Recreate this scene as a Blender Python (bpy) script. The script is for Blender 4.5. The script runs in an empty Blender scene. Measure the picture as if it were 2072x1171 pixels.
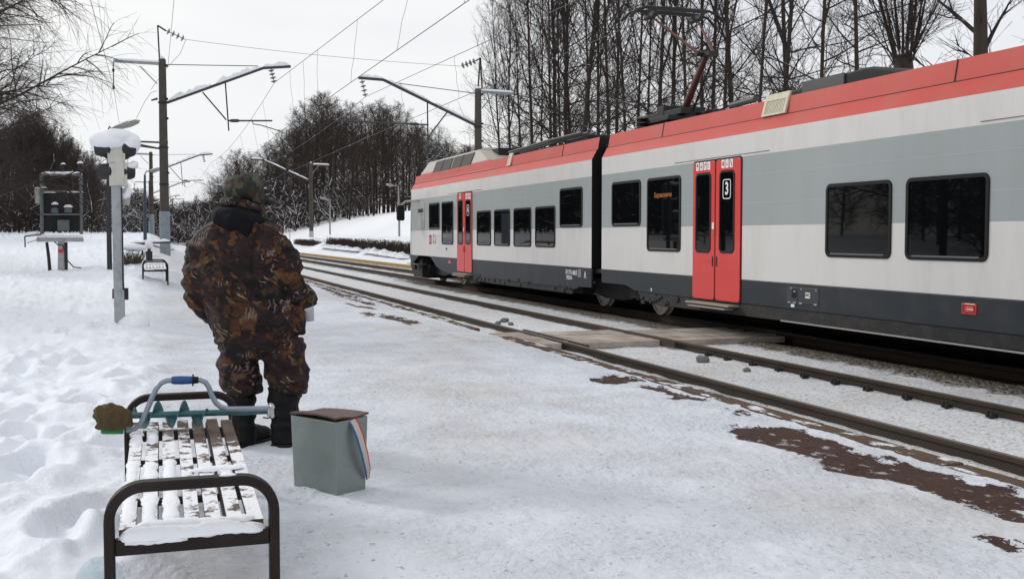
import bpy, bmesh, math, random
import numpy as np
from mathutils import Vector, Matrix
R = math.radians
random.seed(11)
sc = bpy.context.scene
col = sc.collection

# ------------------------------------------------------------------ camera
F = 2200.0; CU = 1036.0; CV = 585.5; CAMZ = 1.42
YAW = math.atan(739 / F); PITCH = math.atan(110 / F)
cd = bpy.data.cameras.new('camera'); cam = bpy.data.objects.new('camera', cd); col.objects.link(cam)
cam.location = (0, 0, CAMZ); cam.rotation_euler = (R(90) - PITCH, 0, -YAW)
cd.sensor_width = 36; cd.lens = 36 * F / 2072; cd.clip_start = 0.05; cd.clip_end = 3000
sc.camera = cam

# ------------------------------------------------------------------ sky and sun (bright overcast)
SUN_AZ, SUN_EL = -38.0, 27.0          # degrees: azimuth from +Y towards +X, elevation
w = bpy.data.worlds.new('World'); sc.world = w; w.use_nodes = True
nt = w.node_tree; N = nt.nodes; L = nt.links
bg = N['Background']; bg.inputs['Strength'].default_value = 0.1
sky = N.new('ShaderNodeTexSky'); sky.sky_type = 'NISHITA'; sky.sun_disc = False
sky.sun_elevation = R(SUN_EL); sky.sun_rotation = R(SUN_AZ)
tc = N.new('ShaderNodeTexCoord'); mp = N.new('ShaderNodeMapping'); mp.inputs['Scale'].default_value = (1.6, 1.6, 6)
nz = N.new('ShaderNodeTexNoise'); nz.inputs['Scale'].default_value = 1.3; nz.inputs['Detail'].default_value = 5
rp = N.new('ShaderNodeValToRGB')
rp.color_ramp.elements[0].position = .36; rp.color_ramp.elements[0].color = (.77, .785, .82, 1)
rp.color_ramp.elements[1].position = .64; rp.color_ramp.elements[1].color = (.90, .893, .875, 1)
ml = N.new('ShaderNodeVectorMath'); ml.operation = 'SCALE'; ml.inputs['Scale'].default_value = 10.5
mx = N.new('ShaderNodeMix'); mx.data_type = 'RGBA'; mx.inputs[0].default_value = .93
L.new(tc.outputs['Generated'], mp.inputs[0]); L.new(mp.outputs[0], nz.inputs['Vector'])
L.new(nz.outputs['Fac'], rp.inputs[0]); L.new(rp.outputs[0], ml.inputs[0])
L.new(sky.outputs[0], mx.inputs[6]); L.new(ml.outputs[0], mx.inputs[7]); L.new(mx.outputs[2], bg.inputs['Color'])
sd = bpy.data.lights.new('sun', 'SUN'); sd.energy = 1.3; sd.angle = R(11); sd.color = (1, .97, .93)
so = bpy.data.objects.new('sun', sd); col.objects.link(so)
_a, _e = R(SUN_AZ), R(SUN_EL)
so.rotation_euler = Vector((-math.sin(_a) * math.cos(_e), -math.cos(_a) * math.cos(_e), -math.sin(_e))).to_track_quat('-Z', 'Y').to_euler()
sc.view_settings.view_transform = 'Standard'; sc.view_settings.look = 'None'
sc.view_settings.exposure = 0.10; sc.view_settings.gamma = 1

# ------------------------------------------------------------------ measuring: photograph pixel -> point in the place
CR = np.array([math.cos(YAW), -math.sin(YAW), 0])
CF = np.array([math.sin(YAW) * math.cos(PITCH), math.cos(YAW) * math.cos(PITCH), -math.sin(PITCH)])
CUP = np.cross(CR, CF)
def ray(u, v): return CF + CR * ((u - CU) / F) - CUP * ((v - CV) / F)
def on_x(u, v, X): d = ray(u, v); t = X / d[0]; return Vector((X, d[1] * t, CAMZ + d[2] * t))
def on_y(u, v, Y): d = ray(u, v); t = Y / d[1]; return Vector((d[0] * t, Y, CAMZ + d[2] * t))
def on_z(u, v, z): d = ray(u, v); t = (z - CAMZ) / d[2]; return Vector((d[0] * t, d[1] * t, z))
def at_d(u, v, dep): d = ray(u, v); return Vector((0, 0, CAMZ)) + Vector(d) * dep

# ------------------------------------------------------------------ noise and terrain
def _h(i, j, s):
    n = (i * 374761393 + j * 668265263 + s * 974711) & 0xffffffff
    n = ((n ^ (n >> 13)) * 1274126177) & 0xffffffff
    return ((n ^ (n >> 16)) & 0xffff) / 65535.0
def vn(x, y, s=0):
    x = np.asarray(x, float); y = np.asarray(y, float)
    i = np.floor(x).astype(np.int64); j = np.floor(y).astype(np.int64)
    fx = x - i; fy = y - j; fx = fx * fx * fx * (fx * (fx * 6 - 15) + 10); fy = fy * fy * fy * (fy * (fy * 6 - 15) + 10)
    return (_h(i, j, s) * (1 - fx) + _h(i + 1, j, s) * fx) * (1 - fy) + (_h(i, j + 1, s) * (1 - fx) + _h(i + 1, j + 1, s) * fx) * fy
def fbm(x, y, s=0, o=4):
    r = 0; a = .5
    for k in range(o):
        r = r + a * (vn(x * 2 ** k + k * 17.3, y * 2 ** k - k * 9.1, s + k) - .5); a *= .5
    return r
def ss(a, b, x):
    t = np.clip((np.asarray(x, float) - a) / (b - a), 0, 1); return t * t * (3 - 2 * t)
EDGE = 4.70; FAR = 11.75
_rs = np.random.RandomState(5)
PITS = []
for k in range(5):                                   # trails of footprints in the deep snow
    x, y = _rs.uniform(-3.2, -.6), _rs.uniform(3, 8); a = _rs.uniform(-.5, .5)
    for q in range(22):
        PITS.append((x + (.12 if q % 2 else -.12), y, a, _rs.uniform(.07, .12))); x += .5 * math.sin(a); y += .62 * math.cos(a); a += _rs.uniform(-.2, .2)
for k in range(190):
    yy = _rs.uniform(2.6, 22); PITS.append((_rs.uniform(-.55 * yy, -.1), yy, _rs.uniform(-1.5, 1.5), _rs.uniform(.03, .08)))
MOUNDS = []                                          # x, y, rx, ry, height
def plat(X, Y):
    X = np.asarray(X, float); Y = np.asarray(Y, float)
    z = 1.5 * ss(18, 82, Y) * (1 - ss(.2, 2.8, X))
    wl = 1 - ss(-.35, .55, X + .25 * fbm(Y * .6, X * .6, 40, 2))
    z = z + wl * (.13 * fbm(X * .75, Y * .55, 3, 3) + .14 * np.maximum(fbm(X * 1.9, Y * 1.2, 9, 3), -.09) + .21 * np.maximum(fbm(X * 4.3, Y * 2.7, 19, 2), -.05) + .055 * fbm(X * 8, Y * 5, 21, 3) + .04)
    z = z + (1 - wl) * (.034 * fbm(X * 1.6, Y * 1.2, 14, 3) + .020 * fbm(X * 7, Y * 4.5, 15, 3) + .030 * np.maximum(fbm(X * 13, Y * 10, 17, 3), -.02))
    bank = np.exp(-((X + .3) / 1.5) ** 2) * ss(20, 30, Y) * (1 - ss(60, 80, Y))
    z = z + bank * (.12 + .55 * np.maximum(fbm(X * 1.3, Y * .8, 33, 3), -.1))
    far = ss(30, 45, Y)
    for (px, py, a, dp) in PITS:
        if X.ndim == 0 and abs(px - X) > .8: continue
        m = (np.abs(X - px) < .7) & (np.abs(Y - py) < .8)
        if not np.any(m): continue
        dx = (X - px) * math.cos(a) - (Y - py) * math.sin(a); dy = (X - px) * math.sin(a) + (Y - py) * math.cos(a)
        r2 = (dx / .11) ** 2 + (dy / .19) ** 2
        z = z + np.where(m, wl * dp * (.60 * np.exp(-r2 / 4.0) - 1.75 * np.exp(-r2 * r2 * .8)), 0)
    for (mx_, my_, rx, ry, hh) in MOUNDS:
        z = z + hh * np.exp(-((X - mx_) / rx) ** 2 - ((Y - my_) / ry) ** 2)
    return z
def bed(X, Y):
    X = np.asarray(X, float); Y = np.asarray(Y, float)
    z = -.155 + .03 * fbm(X * 2.2, Y * 1.6, 50, 3) + .02 * fbm(X * 9, Y * 9, 52, 2)
    sh = np.exp(-((X - 8.35) / .3) ** 2)
    z = z + .035 * sh + .02 * np.exp(-((X - 5.05) / .2) ** 2)
    return z - .05 * ss(8.6, 8.8, X) * (1 - ss(11.0, 11.3, X)) + .1 * ss(11.2, 11.7, X) * 0
def bank(X, Y):
    X = np.asarray(X, float); Y = np.asarray(Y, float)
    k = 1 - .38 * ss(140, 205, Y) - .5 * ss(210, 330, Y)
    z = .02 + .95 * ss(11.9, 17.0, X) * ss(30, 75, Y) + .25 * ss(11.9, 16.0, X)
    z = z + 2.75 * k * ss(16.0, 26.5, X) + .9 * ss(30, 90, X)
    return z + .10 * fbm(X * .4, Y * .3, 60, 3) * ss(11.9, 13, X) + .02 * fbm(X * 2, Y * 2, 63, 2)
def gz(X, Y):
    return float(plat(X, Y) if X < EDGE else (bed(X, Y) if X < FAR else bank(X, Y)))
def hit(u, v, t0=3.0, t1=420.0):
    d = ray(u, v); t = np.geomspace(t0, t1, 1600); X, Y, z = d[0] * t, d[1] * t, CAMZ + d[2] * t
    g = np.where(X < EDGE, plat(X, Y), np.where(X < FAR, bed(X, Y), bank(X, Y)))
    k = int(np.argmax(z < g)) or 1599
    return Vector((X[k], Y[k], g[k]))

# ------------------------------------------------------------------ materials
MAT = {}
def M(name, c, rough=.6, metal=0.0, var=.0, vs=4.0, bump=0.0, bs=40.0, spec=.5, dirt=None, dscale=3.0, damt=.5, coat=0.0, stretch=None, alpha=None):
    if name in MAT: return MAT[name]
    m = bpy.data.materials.new(name); m.use_nodes = True; MAT[name] = m
    n = m.node_tree.nodes; l = m.node_tree.links; b = n['Principled BSDF']
    b.inputs['Base Color'].default_value = (*c, 1); b.inputs['Roughness'].default_value = rough; b.inputs['Metallic'].default_value = metal
    b.inputs['Specular IOR Level'].default_value = spec; b.inputs['Coat Weight'].default_value = coat
    t = n.new('ShaderNodeTexCoord'); vec = t.outputs['Object']
    if stretch:
        mp = n.new('ShaderNodeMapping'); mp.inputs['Scale'].default_value = stretch; l.new(vec, mp.inputs[0]); vec = mp.outputs[0]
    csock = None
    if var:
        z = n.new('ShaderNodeTexNoise'); z.inputs['Scale'].default_value = vs; z.inputs['Detail'].default_value = 6; l.new(vec, z.inputs['Vector'])
        x = n.new('ShaderNodeMix'); x.data_type = 'RGBA'; l.new(z.outputs['Fac'], x.inputs[0])
        x.inputs[6].default_value = (*[max(0, k * (1 - var)) for k in c], 1); x.inputs[7].default_value = (*[min(1, k * (1 + var)) for k in c], 1)
        csock = x.outputs[2]
    if dirt:
        z = n.new('ShaderNodeTexNoise'); z.inputs['Scale'].default_value = dscale; z.inputs['Detail'].default_value = 8; z.inputs['Roughness'].default_value = .65; l.new(vec, z.inputs['Vector'])
        r = n.new('ShaderNodeMapRange'); r.inputs[1].default_value = .48; r.inputs[2].default_value = .7; r.inputs[4].default_value = damt; l.new(z.outputs['Fac'], r.inputs[0])
        x = n.new('ShaderNodeMix'); x.data_type = 'RGBA'; l.new(r.outputs[0], x.inputs[0]); x.inputs[7].default_value = (*dirt, 1)
        if csock: l.new(csock, x.inputs[6])
        else: x.inputs[6].default_value = (*c, 1)
        csock = x.outputs[2]
    if csock: l.new(csock, b.inputs['Base Color'])
    if bump:
        z = n.new('ShaderNodeTexNoise'); z.inputs['Scale'].default_value = bs; z.inputs['Detail'].default_value = 5; l.new(vec, z.inputs['Vector'])
        k = n.new('ShaderNodeBump'); k.inputs['Strength'].default_value = bump; k.inputs['Distance'].default_value = .02; l.new(z.outputs['Fac'], k.inputs['Height']); l.new(k.outputs[0], b.inputs['Normal'])
    if alpha is not None: b.inputs['Alpha'].default_value = alpha
    return m
class G:
    """tiny node-graph writer"""
    def __init__(s, name):
        s.m = bpy.data.materials.new(name); s.m.use_nodes = True; s.n = s.m.node_tree.nodes; s.l = s.m.node_tree.links; s.b = s.n['Principled BSDF']; MAT[name] = s.m
        s.tc = s.n.new('ShaderNodeTexCoord')
    def put(s, sock, v):
        if hasattr(v, 'is_output'): s.l.new(v, sock)
        elif isinstance(v, tuple) and len(v) == 3 and sock.type == 'RGBA': sock.default_value = (*v, 1)
        else: sock.default_value = v
    def obj(s, scale=(1, 1, 1), rot=(0, 0, 0)):
        k = s.n.new('ShaderNodeMapping'); k.inputs['Scale'].default_value = scale; k.inputs['Rotation'].default_value = rot; s.l.new(s.tc.outputs['Object'], k.inputs[0]); return k.outputs[0]
    def noise(s, vec, scale, detail=5, rough=.5, dist=0, out='Fac'):
        k = s.n.new('ShaderNodeTexNoise'); s.put(k.inputs['Vector'], vec); k.inputs['Scale'].default_value = scale; k.inputs['Detail'].default_value = detail; k.inputs['Roughness'].default_value = rough; k.inputs['Distortion'].default_value = dist; return k.outputs[out]
    def vor(s, vec, scale, out='Distance', feat='F1', rnd=1):
        k = s.n.new('ShaderNodeTexVoronoi'); k.feature = feat; s.put(k.inputs['Vector'], vec); k.inputs['Scale'].default_value = scale; k.inputs['Randomness'].default_value = rnd; return k.outputs[out]
    def rng(s, v, a, b, c=0., d=1.):
        k = s.n.new('ShaderNodeMapRange'); s.put(k.inputs[0], v); k.inputs[1].default_value = a; k.inputs[2].default_value = b; k.inputs[3].default_value = c; k.inputs[4].default_value = d; return k.outputs[0]
    def math(s, op, a, b=0.):
        k = s.n.new('ShaderNodeMath'); k.operation = op; s.put(k.inputs[0], a); s.put(k.inputs[1], b); return k.outputs[0]
    def mix(s, f, a, b):
        k = s.n.new('ShaderNodeMix'); k.data_type = 'RGBA'; s.put(k.inputs[0], f); s.put(k.inputs[6], a); s.put(k.inputs[7], b); return k.outputs[2]
    def attr(s, name):
        k = s.n.new('ShaderNodeAttribute'); k.attribute_name = name; return k.outputs['Fac']
    def bump(s, h, strength, dist=.02, prev=None):
        k = s.n.new('ShaderNodeBump'); k.inputs['Strength'].default_value = strength; k.inputs['Distance'].default_value = dist; s.l.new(h, k.inputs['Height'])
        if prev: s.l.new(prev, k.inputs['Normal'])
        return k.outputs[0]
    def nz(s):
        k = s.n.new('ShaderNodeNewGeometry'); q = s.n.new('ShaderNodeSeparateXYZ'); s.l.new(k.outputs['Normal'], q.inputs[0]); return q.outputs['Z']
    def out(s, colr=None, rough=None, normal=None, **kw):
        if colr is not None: s.put(s.b.inputs['Base Color'], colr)
        if rough is not None: s.put(s.b.inputs['Roughness'], rough)
        if normal is not None: s.l.new(normal, s.b.inputs['Normal'])
        for k, v in kw.items(): s.put(s.b.inputs[k.replace('_', ' ')], v)
        return s.m

# ------------------------------------------------------------------ mesh builder
class MB:
    def __init__(s): s.v = []; s.f = []; s.mi = []; s.cur = 0
    def add(s, vs, fs):
        o = len(s.v); s.v.extend([tuple(p) for p in vs]); s.f.extend([tuple(o + i for i in f) for f in fs]); s.mi.extend([s.cur] * len(fs)); return s
    def box(s, c, size, rot=None):
        hx, hy, hz = size[0] / 2, size[1] / 2, size[2] / 2
        P = [Vector((sx * hx, sy * hy, sz * hz)) for sx in (-1, 1) for sy in (-1, 1) for sz in (-1, 1)]
        if rot is not None: P = [rot @ p for p in P]
        c = Vector(c)
        return s.add([p + c for p in P], [(0, 1, 3, 2), (4, 6, 7, 5), (0, 4, 5, 1), (2, 3, 7, 6), (0, 2, 6, 4), (1, 5, 7, 3)])
    def bar(s, a, b, wx, wz, up=(0, 0, 1)):
        """rectangular bar from a to b, wx wide across, wz along 'up'"""
        a = Vector(a); b = Vector(b); d = (b - a); ln = d.length; d.normalize(); u = Vector(up); x = d.cross(u)
        if x.length < 1e-4: x = d.cross(Vector((1, 0, 0)))
        x.normalize(); u = x.cross(d)
        return s.box((a + b) / 2, (wx, ln, wz), Matrix((x, d, u)).transposed())
    def tube(s, pts, rad, n=8, cap=True, sx=1.0, up=None):
        pts = [Vector(p) for p in pts]; k = len(pts)
        rad = rad if hasattr(rad, '__len__') else [rad] * k
        rings = []; t0 = (pts[1] - pts[0]).normalized()
        ref = Vector(up) if up else (Vector((0, 0, 1)) if abs(t0.z) < .9 else Vector((1, 0, 0)))
        for i in range(k):
            t = (pts[min(i + 1, k - 1)] - pts[max(i - 1, 0)]).normalized()
            a = t.cross(ref)
            if a.length < 1e-5: a = t.orthogonal()
            a.normalize(); b = a.cross(t); ref = b
            rings.append([pts[i] + (a * math.cos(2 * math.pi * j / n) * sx + b * math.sin(2 * math.pi * j / n)) * rad[i] for j in range(n)])
        V = [p for r in rings for p in r]
        Fc = [(i * n + j, i * n + (j + 1) % n, (i + 1) * n + (j + 1) % n, (i + 1) * n + j) for i in range(k - 1) for j in range(n)]
        if cap: Fc += [tuple(reversed(range(n))), tuple((k - 1) * n + j for j in range(n))]
        return s.add(V, Fc)
    def cyl(s, a, b, r0, r1=None, n=12): return s.tube([a, b], [r0, r0 if r1 is None else r1], n)
    def lathe(s, c, prof, n=16, axis=None):
        """prof: list of (r, h); axis default +Z"""
        c = Vector(c); q = Vector(axis).to_track_quat('Z', 'Y').to_matrix() if axis else Matrix.Identity(3)
        V = [c + q @ Vector((r * math.cos(2 * math.pi * j / n), r * math.sin(2 * math.pi * j / n), h)) for r, h in prof for j in range(n)]
        k = len(prof)
        Fc = [(i * n + j, i * n + (j + 1) % n, (i + 1) * n + (j + 1) % n, (i + 1) * n + j) for i in range(k - 1) for j in range(n)]
        Fc += [tuple(reversed(range(n))), tuple((k - 1) * n + j for j in range(n))]
        return s.add(V, Fc)
    def ell(s, c, r, nu=16, nv=10, rot=None):
        c = Vector(c); V = []
        for i in range(nv + 1):
            ph = math.pi * i / nv
            for j in range(nu):
                p = Vector((r[0] * math.sin(ph) * math.cos(2 * math.pi * j / nu), r[1] * math.sin(ph) * math.sin(2 * math.pi * j / nu), -r[2] * math.cos(ph)))
                V.append(c + (rot @ p if rot is not None else p))
        return s.add(V, [(i * nu + j, i * nu + (j + 1) % nu, (i + 1) * nu + (j + 1) % nu, (i + 1) * nu + j) for i in range(nv) for j in range(nu)])
    def prism(s, poly, fn, a, b):
        """poly: 2-D outline; fn(p, t) -> 3-D point; extruded from t=a to t=b"""
        n = len(poly); V = [fn(p, a) for p in poly] + [fn(p, b) for p in poly]
        return s.add(V, [tuple(range(n)), tuple(reversed(range(n, 2 * n)))] + [(j, n + j, n + (j + 1) % n, (j + 1) % n) for j in range(n)])
    def ring(s, po, pi, fn, a, b):
        n = len(po); V = [fn(p, a) for p in po] + [fn(p, a) for p in pi] + [fn(p, b) for p in po] + [fn(p, b) for p in pi]
        Fc = []
        for j in range(n):
            k = (j + 1) % n; Fc += [(j, n + j, n + k, k), (2 * n + j, 2 * n + k, 3 * n + k, 3 * n + j), (j, k, 2 * n + k, 2 * n + j), (n + j, 3 * n + j, 3 * n + k, n + k)]
        return s.add(V, Fc)
    def mesh(s, name, mats, smooth=True, fix=True):
        me = bpy.data.meshes.new(name); me.from_pydata(s.v, [], s.f)
        for m in (mats if isinstance(mats, (list, tuple)) else [mats]): me.materials.append(m)
        if any(s.mi): me.polygons.foreach_set('material_index', s.mi)
        if fix:
            bm = bmesh.new(); bm.from_mesh(me); bmesh.ops.recalc_face_normals(bm, faces=bm.faces); bm.to_mesh(me); bm.free()
        if smooth:
            me.polygons.foreach_set('use_smooth', [True] * len(me.polygons))
            if fix: me.set_sharp_from_angle(angle=R(38))
        me.update(); return me
    def build(s, name, mats, parent=None, smooth=True, bevel=0, fix=True):
        return link(name, s.mesh(name, mats, smooth, fix), parent, bevel)
def link(name, me, parent=None, bevel=0):
    o = bpy.data.objects.new(name, me); col.objects.link(o)
    if parent: o.parent = parent
    if bevel:
        b = o.modifiers.new('bevel', 'BEVEL'); b.width = bevel; b.segments = 2; b.limit_method = 'ANGLE'; b.angle_limit = R(40)
    return o
def tag(o, label=None, cat=None, group=None, kind=None):
    if label: o['label'] = label
    if cat: o['category'] = cat
    if group: o['group'] = group
    if kind: o['kind'] = kind
    return o
def thing(name, loc, label, cat, group=None, rz=0):
    o = bpy.data.objects.new(name, None); col.objects.link(o); o.location = loc; o.rotation_euler = (0, 0, rz); o.empty_display_size = .2
    return tag(o, label, cat, group)
def copy_tree(o, parent=None):
    c = o.copy(); col.objects.link(c)
    if parent: c.parent = parent
    for ch in list(o.children): copy_tree(ch, c)
    return c
def evaluated(o):
    bpy.context.view_layer.update()
    me = bpy.data.meshes.new_from_object(o.evaluated_get(bpy.context.evaluated_depsgraph_get()))
    return me
def remesh(mb, voxel, smooth=6, factor=.5):
    o = mb.build('tmp', M('tmp', (.5, .5, .5)))
    r = o.modifiers.new('r', 'REMESH'); r.mode = 'VOXEL'; r.voxel_size = voxel; r.use_smooth_shade = True
    q = o.modifiers.new('s', 'SMOOTH'); q.iterations = smooth; q.factor = factor
    me = evaluated(o); old = o.data; bpy.data.objects.remove(o); bpy.data.meshes.remove(old)
    me.materials.clear(); return me
def n3(p, s, seed=0):
    x, y, z = p[:, 0] * s, p[:, 1] * s, p[:, 2] * s
    return (vn(x + z * .71, y + z * .53, seed) + vn(y - x * .37 + 11.3, z + x * .29, seed + 3) + vn(z + 5.1 - y * .41, x + y * .61, seed + 7)) / 1.5 - 1
def displace(me, fn):
    n = len(me.vertices); p = np.empty(n * 3); me.vertices.foreach_get('co', p); p = p.reshape(-1, 3)
    q = np.empty(n * 3); me.vertices.foreach_get('normal', q); q = q.reshape(-1, 3)
    p = p + q * fn(p)[:, None]; me.vertices.foreach_set('co', p.ravel()); me.update(); return me
def text_mesh(name, body, size, ext=.001, bold=0):
    cu = bpy.data.curves.new(name, 'FONT'); cu.body = body; cu.size = size; cu.extrude = ext; cu.align_x = 'CENTER'; cu.align_y = 'CENTER'; cu.offset = bold; cu.resolution_u = 3
    o = bpy.data.objects.new(name, cu); col.objects.link(o); me = evaluated(o); bpy.data.objects.remove(o); bpy.data.curves.remove(cu); return me
# ------------------------------------------------------------------ ground
def poly_sd(X, Y, P):
    """signed distance to a ground polygon, positive inside"""
    d = np.full(X.shape, 1e9); ins = np.zeros(X.shape, bool); n = len(P)
    for i in range(n):
        ax, ay = P[i]; bx, by = P[(i + 1) % n]; ex, ey = bx - ax, by - ay
        t = np.clip(((X - ax) * ex + (Y - ay) * ey) / (ex * ex + ey * ey + 1e-12), 0, 1)
        d = np.minimum(d, np.hypot(X - ax - t * ex, Y - ay - t * ey))
        c = ((ay > Y) != (by > Y)) & (X < (bx - ax) * (Y - ay) / (by - ay + 1e-12) + ax); ins ^= c
    return np.where(ins, d, -d)
PATCH = [[(1462, 860), (1500, 858), (1600, 862), (1650, 878), (1740, 908), (1850, 942), (1950, 968), (2090, 994), (2090, 1065), (2020, 1045), (1960, 1010), (1860, 985), (1750, 962), (1660, 950), (1640, 925), (1570, 905), (1500, 885)],
         [(1185, 770), (1240, 755), (1300, 768), (1240, 778)], [(1280, 772), (1350, 778), (1400, 800), (1420, 806), (1360, 800), (1310, 782)],
         [(1470, 822), (1530, 832), (1500, 836)], [(1985, 1090), (2090, 1095), (2090, 1104), (2030, 1104)], [(1365, 798), (1430, 800), (1440, 806), (1370, 808)],
         [(640, 580), (690, 590), (735, 603), (690, 597)], [(668, 593), (740, 609), (770, 617), (735, 614)], [(700, 613), (755, 622), (765, 626), (720, 620)], [(620, 572), (690, 587), (665, 586)], [(770, 634), (855, 652), (830, 656), (765, 642)],
         [(735, 630), (760, 636), (740, 640)], [(620, 560), (660, 566), (650, 574), (620, 570)]]
PATCHW = [[(p.x, p.y) for p in (on_z(u, v, 0) for u, v in P)] for P in PATCH]
def grid_mesh(name, X, Y, Z, mat, attrs):
    nr, nc = X.shape; me = bpy.data.meshes.new(name)
    me.vertices.add(nr * nc); me.vertices.foreach_set('co', np.stack([X, Y, Z], -1).astype(np.float32).ravel())
    i = np.arange(nr * nc).reshape(nr, nc)
    q = np.stack([i[:-1, :-1], i[:-1, 1:], i[1:, 1:], i[1:, :-1]], -1).reshape(-1, 4)
    me.loops.add(q.size); me.loops.foreach_set('vertex_index', q.ravel().astype(np.int32))
    me.polygons.add(len(q)); me.polygons.foreach_set('loop_start', np.arange(0, q.size, 4, dtype=np.int32))
    me.polygons.foreach_set('use_smooth', np.ones(len(q), bool))
    for k, a in attrs.items():
        t = me.attributes.new(k, 'FLOAT', 'POINT'); t.data.foreach_set('value', a.astype(np.float32).ravel())
    me.materials.append(mat); me.update(calc_edges=True); me.validate(); return tag(link(name, me), kind='structure')

g = G('platform_snow'); o = g.obj()
n1 = g.noise(g.obj((1, .6, 1)), 5, 8, .65); n2 = g.noise(o, 38, 5, .65)
sd_ = g.math('ADD', g.attr('bare'), g.math('ADD', g.math('MULTIPLY', g.math('SUBTRACT', n1, .5), .75), g.math('MULTIPLY', g.math('SUBTRACT', n2, .5), .15)))
mask = g.rng(sd_, -.004, .012)
trod = g.attr('trod')
cl = g.mix(trod, (.81, .845, .91), (.655, .692, .76))
d1 = g.math('MULTIPLY', g.rng(g.noise(g.obj((1, .6, 1)), .55, 9, .62), .44, .64), g.math('MULTIPLY', trod, .48))
cl = g.mix(d1, cl, (.48, .45, .41))
cl = g.mix(g.math('MULTIPLY', g.rng(g.noise(g.obj((1, .35, 1)), 1.6, 8, .65), .50, .75), g.attr('dirt')), cl, (.33, .24, .17))
sp = g.math('MULTIPLY', g.rng(g.noise(g.obj((1, .9, 1), (0, 0, .6)), 21, 6, .7), .605, .645), g.rng(g.noise(o, 2.5, 3), .33, .5))
cl = g.mix(g.math('MULTIPLY', sp, g.math('MULTIPLY', trod, .7)), cl, (.21, .19, .175))
asp = g.mix(g.noise(o, 60, 4, .7), (.026, .0105, .007), (.072, .030, .020))
fl = g.math('MULTIPLY', g.rng(g.noise(g.obj((1, .6, 1)), 9, 7, .68), .585, .63), .75)
asp = g.mix(fl, asp, (.45, .44, .44))
cl = g.mix(mask, cl, asp)
h = g.math('ADD', g.noise(g.obj((1, .8, 1), (0, 0, .5)), 24, 6, .66), g.math('MULTIPLY', g.vor(g.obj((1, .8, 1), (0, 0, .4)), 24, feat='SMOOTH_F1'), -.6))
h = g.math('ADD', g.math('MULTIPLY', h, g.math('ADD', g.math('MULTIPLY', trod, .55), .45)), g.math('MULTIPLY', mask, -1.0))
h = g.math('MULTIPLY', h, g.rng(g.noise(o, 1.7, 4), .35, .65, .25, 1.1))
b1 = g.bump(h, .9, .035)
b2 = g.bump(g.noise(o, 80, 4, .7), .4, .007, b1)
m_snow = g.out(cl, .75, b2, Specular_IOR_Level=.3)
g.b.inputs['Subsurface Weight'].default_value = 0

MOUNDS += []
def ground():
    Yr = np.concatenate([np.linspace(-14, 1.3, 26)[:-1], np.geomspace(1.3, 16, 420)[:-1], np.geomspace(16, 620, 260)])
    s = np.linspace(0, 1, 560); s = np.where(s < .78, s / .78, 1 + (s - .78) / .22)           # 0..1 near, 1..2 far left
    Y = np.repeat(Yr[:, None], len(s), 1); near = 3.2 + .12 * np.clip(Yr, 0, 60)[:, None]; left = 4 + 1.2 * np.clip(Yr, 0, 400)[:, None] + 6
    S = s[None, :]
    X = np.where(S <= 1, EDGE - S * (EDGE + near), -near - (S - 1) ** 1.6 * left)
    Z = plat(X, Y)
    wl = ss(-.4, .5, X + .35 * fbm(Y * .7, X * .7, 44, 3))
    bare = np.full(X.shape, -3.0)
    for P in PATCHW:
        xs = [p[0] for p in P]; ys = [p[1] for p in P]; m = (X > min(xs) - .6) & (X < max(xs) + .6) & (Y > min(ys) - 1) & (Y < max(ys) + 1)
        if m.any(): bare[m] = np.maximum(bare[m], poly_sd(X[m], Y[m], P))
    Z = Z - .012 * ss(-.01, .03, bare) - .02 * ss(.5, .05, EDGE - X)
    dirt = np.exp(-((X - 4.4) / 1.1) ** 2 - ((Y - 14.6) / 2.0) ** 2) * .9 + .18 * np.exp(-((X - 2.6) / 1.6) ** 2 - ((Y - 11.5) / 4) ** 2)
    grid_mesh('snow_platform', X, Y, Z, m_snow, {'trod': wl * np.ones_like(X), 'bare': np.clip(bare, -3, 1), 'dirt': dirt})

g = G('track_bed_snow'); o = g.obj()
gr = g.math('ADD', g.attr('gravel'), g.math('MULTIPLY', g.math('SUBTRACT', g.noise(o, 3.0, 7, .65), .5), 1.3))
vc = g.vor(o, 22, 'Color'); q = g.n.new('ShaderNodeSeparateColor'); g.l.new(vc, q.inputs[0])
stone = g.mix(q.outputs[0], (.075, .062, .05), (.30, .265, .225))
msk = g.math('MULTIPLY', g.rng(gr, .38, .62), 1.0)
snow = g.mix(g.math('MULTIPLY', g.rng(g.noise(o, 1.1, 8, .6), .45, .7), .45), (.72, .735, .76), (.52, .48, .43))
snow = g.mix(g.math('MULTIPLY', g.rng(g.noise(g.obj((1, .9, 1), (0, 0, .5)), 24, 7, .72), .555, .63), .85), snow, (.14, .12, .105))
c = g.mix(msk, snow, stone)
c = g.mix(g.attr('train_shade'), c, (.018, .015, .013))
hh = g.math('ADD', g.math('MULTIPLY', g.vor(o, 22), g.math('ADD', g.math('MULTIPLY', msk, -1.2), -.25)), g.noise(o, 17, 6, .65))
m_bed = g.out(c, .85, g.bump(hh, .9, .035), Specular_IOR_Level=.25)
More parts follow.
